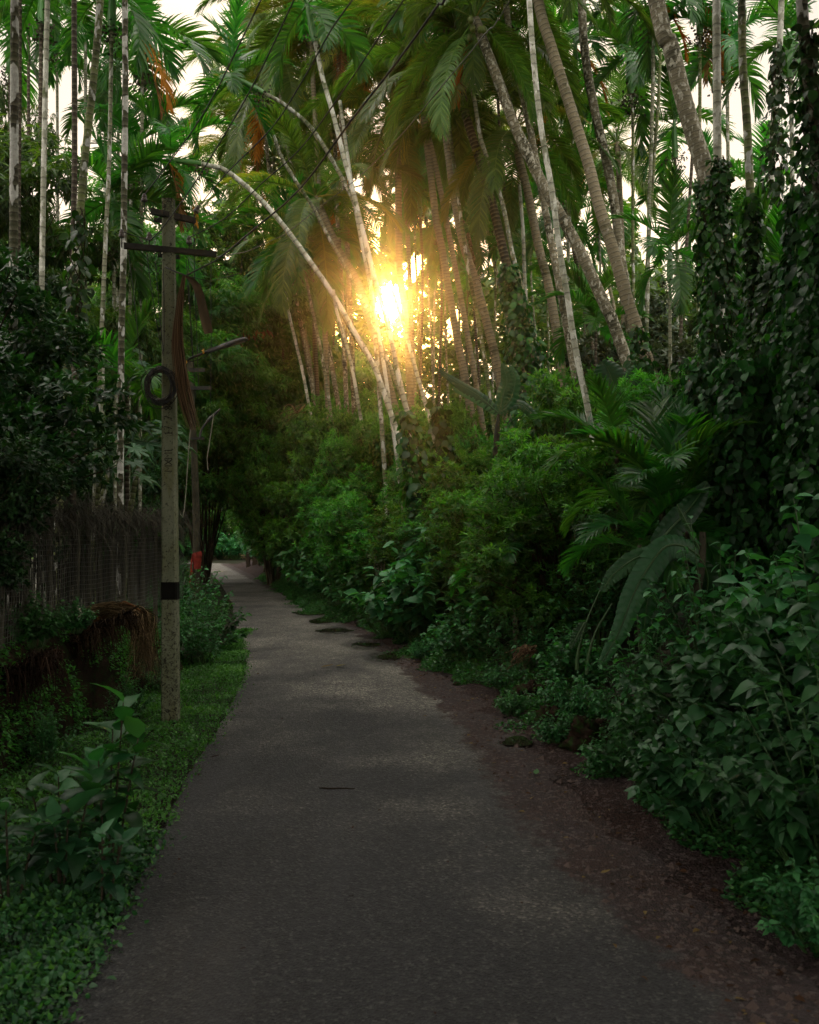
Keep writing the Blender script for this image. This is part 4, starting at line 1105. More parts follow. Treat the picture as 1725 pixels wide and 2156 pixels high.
def crossarm(a, b, nm):
    A = at(a[0], a[1], PY - .10); B = at(b[0], b[1], PY + .22)
    d = (B - A); L = d.length
    rot = Euler((0, 0, math.atan2(d.y, d.x)))
    c = (A + B) / 2 - Vector((pb.x, pb.y, 0))
    c.y -= .0
    mb = MB()
    u = rot.to_matrix() @ Vector((1, 0, 0)); f = rot.to_matrix() @ Vector((0, 1, 0))
    # channel section: web + two flanges
    cc_ = c - f * .11
    kx = (pole_x(c.z) - cc_.x) / u.x; cc_ = cc_ + Vector((0, -(cc_ + u * kx).y - pole_w(c.z) * .9 - .012, 0))
    box(mb, cc_, (L, .008, .062), rot)
    box(mb, cc_ + Vector((0, 0, .027)) + f * .025, (L - .002, .042, .008), rot)
    box(mb, cc_ - Vector((0, 0, .027)) + f * .025, (L - .002, .042, .008), rot)
    o = mb.build('crossarm', M['steel'], pole, smooth=False)
    mb = MB()
    for k in (-.1, .1): 
        box(mb, cc_ + u * k - f * .008, (.03, .012, .05), rot)
        tube(mb, [cc_ + u * k - f * .02, cc_ + u * k + f * .27], .008, 6)
    box(mb, cc_ + f * .262, (.25, .01, .05), rot)
    mb.build('clamp', M['steel'], o, smooth=False)
    return o, cc_, u, f
ins_tops = {}
def insulator(parent, p, key, tilt=0.0):
    """p: local position of the pin foot"""
    mb = MB(); tube(mb, [p + Vector((0, 0, -.06)), p + Vector((math.sin(tilt) * .03, 0, .055))], .007, 6)
    base = p + Vector((math.sin(tilt) * .03, 0, .05))
    ax = Vector((math.sin(tilt), 0, math.cos(tilt)))
    o = mb.build('pin', M['steel'], parent)
    mb = MB(); prof_ = [(0, .030), (.004, .034), (.03, .033), (.036, .026), (.044, .024), (.05, .029), (.062, .028), (.068, .018), (.074, .02), (.085, .018), (.09, .006)]
    tube(mb, [base + ax * h for h, r in prof_], [r for h, r in prof_], 12)
    mb.build('insulator', M['porcelain'], o)
    ins_tops[key] = base + ax * .07 + Vector((pb.x, pb.y, 0))
arm1, c1, u1, f1 = crossarm((309, 449), (404, 468), 'upper')
arm2, c2, u2, f2 = crossarm((261, 521), (454, 543), 'lower')
def on(c, u, px, z):
    X = (px - CX) / F * PY - pb.x
    k = (X - c.x) / u.x
    q = c + u * k; return Vector((q.x, q.y + .03, c.z + .04))
insulator(arm1, on(c1, u1, 315, 0), 'a'); insulator(arm1, on(c1, u1, 402, 0), 'b', .5)
insulator(arm2, on(c2, u2, 268, 0), 'c'); insulator(arm2, on(c2, u2, 320, 0), 'd'); insulator(arm2, on(c2, u2, 397, 0), 'e')

# overhead wires towards the next pole behind the camera
def wire(name, a, via, lab, r=.006, mat='cable', tail=True):
    """a: world start; via: list of (px,py,depth)"""
    pts = [Vector(a)] + [at(x, y, Y) for x, y, Y in via]
    if tail:
        d = pts[-1] - pts[-2]; d.z *= .25; pts.append(pts[-1] + d.normalized() * 6 + Vector((0, 0, .3)))
    o = Vector(a); mb = MB(); tube(mb, [p - o for p in pts], r, 5, step=.25, cap=True)
    tag(mb.build(name, M[mat], loc=tuple(o)), lab, 'wire', 'overhead wires')
wire('overhead_wire', ins_tops['a'], [(395, 290, 8.8), (450, 201, 7.6), (487, 128, 6.9), (549, 0, 6.0), (640, -200, 4.9)], 'overhead wire rising steeply from the upper left insulator')
wire('overhead_wire', ins_tops['c'], [(285, 497, 10.2), (318, 505, 10.1), (366, 448, 9.6), (432, 351, 8.6), (531, 183, 7.2), (619, 0, 6.0), (700, -180, 5)], 'overhead wire looping past two insulators of the lower crossarm')
wire('overhead_wire', ins_tops['b'], [(476, 366, 9.4), (571, 271, 8.3), (631, 180, 7.4), (702, 55, 6.4), (742, 0, 6.0), (840, -170, 5)], 'overhead wire from the tilted insulator of the upper crossarm')
wire('overhead_wire', ins_tops['e'], [(476, 458, 9.7), (549, 388, 9.0), (631, 315, 8.2), (720, 195, 7.2), (850, 0, 6.0), (960, -160, 5)], 'overhead wire from the right insulator of the lower crossarm')
wire('overhead_cable', at(348, 562, PY - .08), [(370, 572, 10.1), (392, 580, 10.1), (454, 549, 9.8), (540, 478, 9.1), (631, 399, 8.4), (738, 256, 7.4), (833, 135, 6.7), (925, 7, 6.0), (1020, -130, 5.3)], 'thick black service cable running from the pole to the upper right', .009)
wire('overhead_cable', at(454, 541, PY + .2), [(500, 533, 11.5), (526, 527, 12), (599, 494, 12), (672, 436, 11.5), (746, 381, 11), (837, 293, 10), (929, 183, 9), (1020, 73, 8), (1110, -60, 7)], 'thin pale cable from the right end of the lower crossarm', .005, 'wire')
wire('overhead_cable', at(392, 580, PY - .15), [(440, 592, 10.4), (490, 580, 10.6), (509, 574, 10.6)], 'thin sagging cable loop right of the pole', .004, tail=False)
# loose hanging wires on the pole
def hang(pts, lab, r=.004, mat='cable', name='hanging_wire'):
    W = [at(x, y, PY + d) for x, y, d in pts]; o = W[0]
    mb = MB(); tube(mb, [p - o for p in W], r, 4, step=.12)
    tag(mb.build(name, M[mat], loc=tuple(o)), lab, 'wire', 'loose wires hanging beside the pole')
hang([(268, 520, -.1), (272, 545, -.1), (282, 620, -.1), (290, 700, -.1), (297, 760, -.05), (310, 790, -.1), (332, 790, -.12)], 'long slack wire from the left crossarm tip to the coil')
hang([(307, 500, -.05), (310, 540, -.05), (318, 600, -.05), (330, 680, -.05), (343, 745, -.1)], 'slack wire beside the left face of the pole')
hang([(325, 530, -.05), (330, 580, -.05), (336, 660, -.06), (344, 740, -.1)], 'second slack wire beside the left face of the pole')
hang([(344, 565, -.1), (345, 600, -.1), (346, 680, -.1), (345, 750, -.1)], 'wire running straight down the left edge of the pole')
hang([(392, 545, 0), (396, 600, 0), (402, 700, 0), (408, 780, 0)], 'wire hanging behind the dry frond')
hang([(408, 450, .1), (409, 540, .1), (411, 620, .1), (415, 720, .1), (418, 810, .1)], 'wire dropping from the tilted insulator')
hang([(445, 545, .2), (444, 600, .2), (445, 700, .2), (444, 790, .2), (443, 850, .2)], 'wire dropping from the right end of the lower crossarm')
hang([(397, 545, 0), (399, 620, 0), (404, 700, 0), (412, 840, 0)], 'wire dropping below the right insulator of the lower crossarm')
hang([(510, 540, .2), (509, 560, .2), (508, 574, .2)], 'short wire joining the pale cable loop')
hang([(403, 880, .1), (397, 950, .1), (391, 1040, .1), (385, 1090, .1), (380, 1082, .05)], 'pale cord hanging from the second pole toward the first', .006, 'rope', 'cord')
hang([(450, 870, .2), (446, 900, .2), (440, 940, .2), (436, 965, .2), (438, 990, .2)], 'pale frayed cord beneath the street lamp', .005, 'rope', 'cord')

# coil of wire
cc0 = at(338, 812, PY - .15)
coil = thing('wire_coil', 'thick coil of black cable hung on the left side of the pole', 'cable coil', tuple(cc0))
mb = MB()
for k in range(30):
    rx = random.uniform(.118, .172); rz = random.uniform(.155, .20); ox = random.uniform(-.02, .02); oz = random.uniform(-.012, .012); oy = random.uniform(-.035, .035)
    if k > 26: rx *= 1.25; rz *= 1.15
    ph = random.uniform(0, 6)
    pts = [Vector((ox + rx * math.cos(a) * (1 + .02 * math.sin(3 * a + ph)), oy + .03 * math.sin(a * 2 + ph), oz + rz * math.sin(a) + .015 * math.sin(2 * a + ph))) for a in np.linspace(0, 2 * PI, 41)]
    tube(mb, pts, .0045, 5, cap=False)
mb.build('cable_loops', M['cable'], coil)
mb = MB()
for px_, zz in ((-.04, .19), (-.03, -.165)):
    for k in range(3):
        pts = [Vector((px_ + .02 * k + .02 * math.cos(a), -.01 + .05 * math.sin(a), zz + .028 * math.cos(a))) for a in np.linspace(0, 2 * PI, 13)]
        tube(mb, pts, .003, 4, cap=False)
mb.build('tie', M['wire'], coil)

# dry frond and sheath hanging on the cables
def strands(name, lab, top, path, n, w0, w1, mat, wd=.008, Yd=-.14):
    o = at(*top, PY + Yd)
    root = thing(name, lab, 'dead frond', tuple(o))
    mb = MB()
    for k in range(n):
        u = random.uniform(-1, 1); v = random.uniform(-1, 1); cut = random.uniform(.45, 1.0); du = random.gauss(0, .25)
        pts = []
        m = len(path)
        for i, (x, y) in enumerate(path):
            t = i / (m - 1)
            if t > cut: break
            ww = w0 + (w1 - w0) * math.sin(min(1, t * 1.25) * PI * .62)
            pts.append(at(x + (u + du * t) * ww + random.uniform(-1.4, 1.4), y, PY + Yd + v * .05) - o)
        if len(pts) < 3: continue
        rr = [wd * random.uniform(.6, 1.1)] * len(pts); rr[-1] = .001; rr[0] *= .6
        tube(mb, pts, rr, 4, random.random() ** 1.3, step=.12, cap=False)
    mb.build('leaflets', M[mat], root)
    return root
strands('hanging_frond', 'long brown dried palm frond hanging down the front of the pole', (388, 580), [(388, 580), (381, 620), (376, 670), (374, 720), (379, 770), (386, 820), (397, 865), (409, 905), (414, 925)], 170, 2, 13, 'brown', .0036)
sh = thing('hanging_sheath', 'grey brown palm sheath hanging right of the dried frond', 'palm sheath', tuple(at(392, 582, PY - .12)))
o = Vector(sh.location); mb = MB()
cl = [(392, 582, 3), (402, 586, 5), (413, 600, 8), (421, 622, 9), (427, 650, 9.5), (434, 680, 10), (440, 702, 9)]
V = []
for (x, y, w_) in cl:
    for k in range(7):
        u = -1 + k / 3
        p = at(x + u * w_, y - 2 * u, PY - .12 + .035 * (1 - u * u)) - o; V.append(list(p))
Q = [[i * 7 + j, i * 7 + j + 1, i * 7 + 8 + j, i * 7 + 7 + j] for i in range(len(cl) - 1) for j in range(6)]
mb.add(V, Q, None, .8); mb.build('sheath', simplemat('palm_sheath', (.14, .10, .06), (.05, .035, .022), 7, .8, .5, .15, stretch=(1, 1, .3)), sh)

# street lamp on the pole
o = at(372, 765, PY); la = thing('street_lamp', 'small grey street lamp on a short tube arm fixed to the concrete pole', 'street lamp', (o.x, o.y, o.z))
pts = [at(360, 772, PY) - o, at(385, 768, PY - .02) - o, at(400, 755, PY - .04) - o, at(420, 747, PY - .06) - o, at(442, 738, PY - .08) - o]
mb = MB(); tube(mb, pts, [.012, .012, .013, .015, .016], 8, step=.04); mb.build('arm', M['lampbody'], la)
mb = MB()
A = at(438, 740, PY - .08) - o; B = at(523, 712, PY - .16) - o
d = (B - A).normalized(); up = Vector((0, 0, 1)); sd2 = d.cross(up).normalized(); up2 = sd2.cross(d)
secs = [(0, .022, .022), (.12, .026, .024), (.2, .045, .026), (.32, .052, .024), (.44, .05, .018), (.475, .035, .010)]
V = []
for (t, w_, h_) in secs:
    for (a, b) in ((-1, -.6), (1, -.6), (1, .2), (.6, 1), (-.6, 1), (-1, .2)):
        V.append(list(A + d * t + sd2 * (a * w_) + up2 * (b * h_)))
Q = [[i * 6 + j, i * 6 + (j + 1) % 6, i * 6 + 6 + (j + 1) % 6, i * 6 + 6 + j] for i in range(len(secs) - 1) for j in range(6)]
mb.add(V, Q); mb.add(np.array(V[-6:]), [[0, 1, 2, 5], [5, 2, 3, 4]]); mb.build('head', M['lampbody'], la, smooth=False)
mb = MB()
for k in range(12):
    c = A + d * (.24 + .017 * k) + up2 * .026
    box(mb, c, (.004, .07, .014), d.to_track_quat('X', 'Z').to_euler())
mb.build('cooling_fins', M['lampbody'], la, smooth=False)
mb = MB(); box(mb, A + d * .36 - up2 * .018, (.15, .06, .006), d.to_track_quat('X', 'Z').to_euler()); mb.build('lens', M['porcelain'], la, smooth=False)
hang([(398, 762, -.05), (415, 758, -.07), (432, 752, -.08), (445, 738, -.08)], 'thin lead looping under the lamp arm', .004)
for (x, y) in ((429, 737), (432, 743), (393, 765)):
    mb = MB(); scatter(mb, tpl_six(.4), np.zeros((3, 3)), rdir(3), rdir(3), .035, .5)
    tag(mb.build('fallen_petal', M['yellow'], loc=tuple(at(x, y, PY - .08))), 'yellow petal caught on the street lamp arm', 'petal', 'yellow petals on the lamp')

# second pole further down the road
P2 = 25.0
b2 = at(414, 1290, P2)
p2 = thing('utility_pole', 'distant weathered pole with red cloth band behind the left bush', 'utility pole', (b2.x, b2.y, 0))
mb = MB(); tube(mb, [(0, 0, -.1), (-.02, 0, 3), (at(400, 760, P2).x - b2.x, 0, at(400, 760, P2).z)], [.11, .10, .075], 8, step=.3, jit=.01)
mb.build('shaft', M['pole2'], p2)
for (x0, x1, y_) in ((398, 432, 778), (400, 446, 816)):
    mb = MB(); a = at(x0, y_, P2 - .1) - Vector(p2.location); b = at(x1, y_ + 2, P2 - .05) - Vector(p2.location); c = (a + b) / 2
    box(mb, c, ((b - a).length, .06, .1)); mb.build('crossarm', M['steel'], p2, smooth=False)
mb = MB(); a = at(397, 923, P2 - .12) - Vector(p2.location); b = at(430, 923, P2 - .12) - Vector(p2.location)
box(mb, (a + b) / 2, ((b - a).length, .05, .07)); mb.build('crossarm', M['steel'], p2, smooth=False)
o = Vector(p2.location)
l2 = thing('street_lamp', 'thin tube lamp angled up from the distant pole', 'street lamp', tuple(at(421, 922, P2 - .14)))
oo = Vector(l2.location)
mb = MB(); tube(mb, [at(421, 922, P2 - .14) - oo, at(424, 905, P2 - .14) - oo, at(432, 893, P2 - .14) - oo, at(440, 884, P2 - .14) - oo], .03, 6, step=.1); mb.build('arm', M['lampbody'], l2)
mb = MB(); tube(mb, [at(437, 887, P2 - .14) - oo, at(443, 881, P2 - .14) - oo, at(464, 861, P2 - .14) - oo], [.05, .055, .02], 6); mb.build('head', M['lampbody'], l2)
rc = thing('red_cloth', 'torn red cloth tied round the distant pole', 'cloth', tuple(at(415, 1175, P2)))
mb = MB(); tube(mb, [(-.01, 0, -.30), (0, 0, -.12), (0, 0, .0), (.01, 0, .10), (0, 0, .16)], [.108, .118, .125, .128, .118], 12, step=.03, jit=.05, cap=False)
mb.build('wrap', M['redcloth'], rc)
mb = MB(); tube(mb, [(-.10, -.08, .1), (-.14, -.1, -.25), (-.12, -.1, -.38), (-.17, -.1, -.6), (-.13, -.1, -.8)], [.03, .02, .05, .02, .035], 5, step=.05, jit=.15)
mb.build('tail', M['redcloth'], rc)

# ------------------------------------------------------------------ bushes right of the road
G_W = 'leafy weed bushes on the right bank'
def side_label(y, off):
    pass
front = [  # (px, py of base, depth scale, label)
    (2.45, 5.3, 1.05, 'nearest broad leaved bush at the lower right edge of the picture'),
    (2.15, 6.1, .85, 'low broad leaved bush at the front of the right bank'),
    (2.95, 6.3, 1.25, 'tall broad leaved bush behind the nearest one at the right edge'),
    (2.05, 7.1, .85, 'broad leaved bush spilling toward the gravel by the red soil'),
    (2.75, 7.4, 1.25, 'large broad leaved bush in front of the creeper wall'),
    (3.5, 7.6, 1.45, 'highest broad leaved bush against the creeper wall at right'),
    (2.2, 8.6, .85, 'broad leaved bush below the banana leaves'),
    (3.0, 8.9, 1.2, 'broad leaved bush at the foot of the banana plant'),
    (1.75, 9.8, .55, 'low weed clump left of the banana leaf'),
    (2.0, 11.2, .75, 'weed bush beside the rough laterite stones'),
    (1.65, 12.6, .8, 'weed bush with upright tips beyond the stones'),
    (2.6, 12.8, 1.1, 'weed bush under the young fan palm'),
    (1.0, 14.2, .7, 'weed clump before the tall leafy bush'),
    (1.5, 15.6, 1.1, 'tall leafy weed bush right of the dry sticks'),
    (.75, 17.2, 1.15, 'rounded leafy bush just behind the nearest puddles'),
    (1.6, 18.3, 1.5, 'tallest weed bush under the rosette shrubs'),
    (.0, 19.0, .8, 'leafy clump beside the dry sticks at the road edge'),
    (.3, 21.2, 1.1, 'bush left of the dry sticks near the puddles'),
    (-.9, 22.5, .85, 'bush hanging over the widest puddle'),
    (-.5, 24.5, 1.3, 'broad bush behind the widest puddle'),
    (-2.2, 26.5, 1.0, 'bush at the road edge beyond the puddles'),
    (-1.6, 28.5, 1.5, 'large round bush in the middle of the right bank'),
    (-3.1, 31, 1.3, 'leafy bush halfway along the bend'),
    (-2.6, 34, 1.7, 'tall leafy bush halfway along the bend'),
    (-4.6, 36, 1.3, 'leafy bush close to the bend of the road'),
    (-4.4, 41, 1.9, 'wide leafy bush behind the bend of the road'),
    (-6.6, 43, 1.3, 'leafy bush on the inside of the bend'),
    (-6.8, 49, 2.0, 'wide pale leafy bush at the bend'),
    (-8.8, 54, 1.6, 'last low bush before the road disappears'),
    (-2.9, 29.5, 1.1, 'low leafy bush reaching the asphalt past the puddles'), (-3.7, 33.0, 1.2, 'second low leafy bush reaching the asphalt past the puddles'), (-5.4, 38.5, 1.3, 'low leafy bush at the start of the bend'), (-7.4, 46, 1.5, 'low leafy bush in the middle of the bend'),
    (-9.9, 57, 1.8, 'leafy bush at the very end of the visible road'), (-1.5, 24, .9, 'low leafy bush right behind the farthest puddle'), (.6, 18.0, 1.0, 'leafy bush at the road edge just past the nearest puddle'),
    (4.1, 6.7, 1.4, 'broad leaved bush cut by the right frame edge'),
]
for i, (x, y, s, lab) in enumerate(front):
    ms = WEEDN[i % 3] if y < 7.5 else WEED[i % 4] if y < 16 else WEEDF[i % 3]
    if y > 13: s *= 1.5
    if y > 16.5: x -= .45
    if y > 22: x = max(x - .2, float(np.interp(y, EY, EX)) + .62 * s)
    shrub('w', ms, (x, y, gz(x, y) - .05), (s * 1.05, s * 1.05, s * (1.15 if y < 10 else 1.0)), lab, 'bush', 'weed_bush', G_W)
# trailing stems nearer the gravel
for (x, y, s, lab) in [(1.75, 7.9, .42, 'small weed seedling clump on the gravel edge'), (1.5, 9.2, .38, 'tiny weed clump beside the foreground puddle'), (2.05, 4.6, .5, 'trailing weed at the bottom right corner'), (1.25, 12, .4, 'small weed clump on the red soil by the road'), (.25, 15.2, .4, 'small weed clump near the lone stones'), (1.2, 10.6, .35, 'little leafy tuft left of the stones')]:
    shrub('w', WEED[0], (x, y, gz(x, y)), s, lab, 'plant', 'weed_plant', 'small weeds on the gravel edge')

# left side bushes
for (x, y, s, lab) in [(-3.4, 15.0, .85, 'leafy bush at the road edge right behind the concrete pole'), (-3.7, 16.8, 1.15, 'taller leafy bush between the two poles'), (-4.3, 15.4, 1.1, 'leafy bush at the end of the fence'), (-4.55, 19, 1.3, 'leafy bush at the foot of the distant pole'), (-5.6, 22.5, 1.2, 'leafy bush in front of the distant pole base'), (-3.9, 13.6, .75, 'weed tuft growing on the end of the bank wall'),
                       (-8.3, 31, 1.5, 'leafy bush left of the far road'), (-10.6, 40, 1.6, 'farther leafy bush left of the far road'), (-9.5, 38.6, 1.15, 'small leafy bush at the foot of the mango tree near the distant pole')]:
    shrub('w', WEED[int(y) % 4], (x, y, -.05), s, lab, 'bush', 'weed_bush', 'leafy bushes left of the road')
for (x, y, z, s, lab) in [(-3.75, 7.2, .9, .45, 'pale weed tuft on top of the bank at the left edge'), (-3.8, 9.4, .95, .5, 'weed tuft on the bank before the first fence posts'), (-3.7, 10.3, 1.0, .35, 'small weed on the bank left of the stump')]:
    shrub('w', WEED[1], (x, y, z), s, lab, 'plant', 'weed_plant', 'weeds on the bank wall')

# large rosette-leaved shrubs in the middle
G_S = 'tall small leaved shrubs behind the weed bushes'
HH = (3.4, 3.7, 4.0, 4.3)
for i, (Y, ty, off) in enumerate([(22.5, 930, 2.2), (24.5, 870, 2.4), (26.5, 850, 2.0), (29, 850, 1.7), (31.5, 840, 1.9), (34.5, 850, 1.6), (38, 850, 1.7), (42, 860, 1.7), (46.5, 880, 1.8), (51.5, 900, 1.8), (57, 920, 2.0), (63, 940, 2.5),
                                  (21, 1000, 1.5), (33, 820, 4), (40, 830, 4), (50, 840, 5)]):
    X = np.interp(Y, EY, EX) + off + .9 + max(0, (Y - 30) * .05); zt = EYE + (HY - ty + 45) / F * Y; g_ = gz(X, Y) - .1
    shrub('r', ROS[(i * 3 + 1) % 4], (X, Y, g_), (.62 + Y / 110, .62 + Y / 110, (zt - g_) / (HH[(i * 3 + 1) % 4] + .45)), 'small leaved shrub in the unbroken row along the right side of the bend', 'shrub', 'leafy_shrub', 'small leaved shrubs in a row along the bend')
for i, (px, Y, ty, lab) in enumerate([
    (1215, 13.5, 870, 'small leaved shrub left of the young fan palm'), (1130, 15.5, 860, 'small leaved shrub right of the leafy weed bush'),
    (1040, 18, 870, 'small leaved shrub below the white banana leaf'), (960, 21, 900, 'dark small leaved shrub in the middle distance'),
    (905, 20, 985, 'small leaved shrub before the vine wrapped thin trunk'), (1180, 19, 730, 'tall small leaved shrub under the slanting coconut trunk'),
    (1290, 16, 790, 'tall small leaved shrub below the tall brown trunk'), (1400, 15, 700, 'bright small leaved shrub at the foot of the tall brown trunk'),
    (1080, 24, 800, 'small leaved shrub behind the banana leaves'), (830, 27, 810, 'small leaved shrub just below the sun'),
    (760, 27.5, 800, 'dense small leaved shrub left below the sun'), (700, 29, 800, 'rounded small leaved shrub under the arching palm'),
    (940, 27, 790, 'small leaved shrub right below the sun'), (640, 33, 820, 'small leaved shrub over the middle of the right bank'),
    (575, 38, 830, 'small leaved shrub left over the right bank'), (1240, 24, 700, 'small leaved shrub behind the whitish trunk'),
    (566, 47, 880, 'small leaved shrub above the bend'), (1010, 31, 770, 'farthest small leaved shrub behind the two sunlit trunks'),
    (860, 34, 750, 'farthest small leaved shrub beneath the sun'), (730, 38, 770, 'farthest small leaved shrub left of the sun'),
    (800, 23, 980, 'dark shrub with a hollow under it left of the vine wrapped trunk'), (740, 26, 950, 'small leaved shrub over the widest puddle'), (670, 30, 940, 'small leaved shrub over the halfway bushes'),
    (615, 36, 930, 'small leaved shrub touching the bend bushes'), (600, 43, 930, 'small leaved shrub over the wide bend bush'), (556, 54, 920, 'last small leaved shrub along the right side of the road'),
    (870, 21.5, 1010, 'low small leaved shrub between the weed bushes and the dark hollow'), (1000, 18, 980, 'low small leaved shrub behind the tallest weed bush'), (1080, 15.8, 960, 'low small leaved shrub in front of the dark hollow at right'),
    (1150, 13.6, 960, 'nearest small leaved shrub left of the lowest palm fronds')]):
    X = (px - CX) / F * Y; zt = EYE + (HY - ty) / F * Y; g_ = gz(X, Y) - .1
    sv = (zt - g_) / (HH[i % 4] + .45); sh_ = .62 + Y / 60
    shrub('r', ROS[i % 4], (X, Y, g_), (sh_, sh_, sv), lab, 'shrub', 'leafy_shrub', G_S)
for i, (px, Y, sc_) in enumerate([(372, 76, 1.5), (404, 77, 1.7), (436, 76, 1.6), (468, 77, 1.8), (500, 76, 1.7), (345, 77, 1.8)]):
    X = (px - CX) / F * Y
    shrub('w', WEEDF[i % 3], (X, Y, 0), (sc_ * 1.5, sc_ * 1.3, sc_ * 1.2), 'leafy bush closing the view past the end of the bend', 'bush', 'weed_bush', 'leafy bushes closing the view at the end of the bend')
    shrub('r', ROS[i % 4], (X + .6, Y + 2.5, 0), (1.6, 1.4, 1.5 + .2 * (i % 3)), 'small leaved shrub behind the bushes at the end of the bend', 'shrub', 'leafy_shrub', 'small leaved shrubs at the end of the bend')
# trees with dull leaves at the right, mango trees at the left
for (px, Y, m_, s, lab, nm) in [
    (1400, 26, DULL[0], 1.0, 'grey green small leaved tree behind the thickest trunk', 'leafy_tree'), (1300, 31, DULL[0], 1.02, 'grey green tree left of the dull one in the gap', 'leafy_tree'),
    (1500, 22, DULL[0], .85, 'grey green tree partly covered by creepers', 'leafy_tree'),
    (430, 40, MANGO[0], 1.15, 'mango tree with drooping leaves behind the crossarms', 'mango_tree'), (572, 47, MANGO[1], 1.1, 'mango tree right of the street lamp', 'mango_tree'),
    (590, 52, MANGO[0], 1.1, 'mango tree behind the dark fan crowns', 'mango_tree'), (330, 36, MANGO[1], 1.05, 'mango tree left of the concrete pole', 'mango_tree'),
    (660, 60, MANGO[1], 1.15, 'far mango tree left of the sun', 'mango_tree'), (250, 30, MANGO[0], .72, 'low leafy tree between the left areca trunks', 'mango_tree'), 
    (30, 26, MANGO[1], (.36, .36, 1.02), 'dense tree at the upper left behind the trunks', 'mango_tree'), (-60, 20, MANGO[0], .8, 'dark tree beyond the left frame edge', 'mango_tree'), (420, 88, MANGO[0], 1.0, 'tree closing the view where the road bends', 'mango_tree'), (300, 72, MANGO[1], .8, 'tree behind the distant pole', 'mango_tree'),
    (1720, 17, DULL[0], .9, 'dark tree behind the creeper wall', 'leafy_tree')]:
    X = (px - CX) / F * Y
    shrub('t', m_, (X, Y, 0), s, lab, 'tree', nm, None, parts=('crown', 'trunk'))
# dark trunk of the mango tree near the lamp
# glossy dense trees at the left
for i, (px, Y, zz, s, lab) in enumerate([(-60, 11.8, 1.9, .92, 'dense glossy leaved bush hiding the foot of the left trunks'), (-120, 10.2, 1.3, 1.05, 'dark glossy bush at the left frame edge'), (-70, 14.5, 1.2, .9, 'glossy leaved bush behind the fence thatch'), (-60, 8.9, 1.25, .5, 'low dark glossy bush drooping over the bank'), (20, 16.5, 2.3, (.8, .8, 1.25), 'tall glossy leaved bush behind the leftmost trunk'), (215, 22, .3, (.55, .55, .85), 'glossy bush behind the papaya leaves'), (300, 27, .3, (.8, .8, 1.1), 'glossy bush left of the concrete pole'),
                                             (120, 19, .5, (.6, .6, .9), 'glossy bush between the mossy trunk and the fence')]):
    X = (px - CX) / F * Y
    shrub('g', GLOSS[i % 2], (X, Y, zz), s, lab, 'bush', 'glossy_bush', 'dense glossy leaved bushes at the left')

# ------------------------------------------------------------------ climbing vines
heart = tpl_leaf(5, .40, .22, .10, heart=True)
def vine(pts, radii, n, leaf, lab, name='climbing_vine', zsq=1.0, group='heart leaved creepers', tb=.4):
    if n > 1200: n = int(n * 1.35); leaf *= .86
    """pts world path, radii of the leafy sleeve"""
    P = np.array([list(p) for p in pts]); o = P[0].copy(); o[2] = max(0, P[:, 2].min()); root = thing(name, lab, 'creeper', tuple(o), 0, group)
    P = P - o
    t = R.rand(n) * (len(P) - 1); i = np.minimum(t.astype(int), len(P) - 2); f = (t - i)[:, None]
    c = P[i] * (1 - f) + P[i + 1] * f
    rr = np.array(radii)[i] * (1 - f[:, 0]) + np.array(radii)[i + 1] * f[:, 0]
    a = R.uniform(0, 2 * PI, n); lump = 1 + .45 * np.array([noise.noise(Vector((q[0] * 2 + math.cos(b), q[2] * 1.1, math.sin(b)))) for q, b in zip(c, a)])
    out = np.stack([np.cos(a), np.sin(a), np.zeros(n)], -1)
    pos = c + out * (rr * lump * R.uniform(.55, 1.08, n))[:, None] + R.randn(n, 3) * .03
    d = norm(out * .5 + np.array([0, 0, -.9]) + R.randn(n, 3) * .45)
    mb = MB(); scatter(mb, heart, pos, d, out + np.array([0, 0, .5]) + R.randn(n, 3) * .35, leaf * R.uniform(.35, 1.35, n), np.clip(R.normal(tb, .26, n) + (R.rand(n) < .06) * .5, 0, 1))
    mb.build('foliage', M['vine'], root)
    mb = MB()
    for k in range(5):
        ph = k * 1.3
        q = []
        for m_ in range(len(P) * 6 - 5):
            tt = m_ / 6; ii = min(int(tt), len(P) - 2); ff = tt - ii
            cc_ = P[ii] * (1 - ff) + P[ii + 1] * ff; r2 = min(.16, (radii[ii] * (1 - ff) + radii[ii + 1] * ff) * .6)
            q.append(cc_ + np.array([math.cos(m_ * .5 + ph), math.sin(m_ * .5 + ph), 0]) * r2)
        tube(mb, q, .008, 4, .5, step=None, cap=False)
    mb.build('stem', M['twig'], root)
    return root
def col(px_top, py_top, px_bot, py_bot, Y, k=5):
    return [at(px_top + (px_bot - px_top) * t, py_top + (py_bot - py_top) * t, Y) for t in np.linspace(0, 1, k)]
vine(col(1490, 380, 1545, 1300, 15.0), [.18, .24, .38, .5, .6], 2200, .14, 'creeper covering the foot of the thickest coconut trunk')
vine(col(1516, 330, 1520, 1250, 13.6), [.10, .18, .35, .45, .5], 1800, .13, 'creeper on the upright grey areca trunk at right')
vine(col(1580, 420, 1630, 1300, 12.5), [.08, .13, .28, .45, .6], 1900, .13, 'creeper on the trunk wrapped in dark stems')
vine(col(1690, 400, 1700, 1300, 10.5), [.12, .28, .5, .65, .8], 4200, .12, 'thick creeper wall at the right frame edge')
vine(col(1640, 560, 1640, 1300, 11.2), [.16, .32, .45, .5, .6], 2700, .12, 'creeper mass between the wrapped trunk and the right edge')
vine(col(1495, 760, 1500, 1280, 12.0), [.25, .4, .5, .6, .6], 2300, .12, 'low creeper mass behind the banana plant')
vine(col(1455, 760, 1450, 1250, 14.5), [.2, .4, .5, .6, .6], 1500, .12, 'creeper filling the gap left of the thickest coconut trunk')
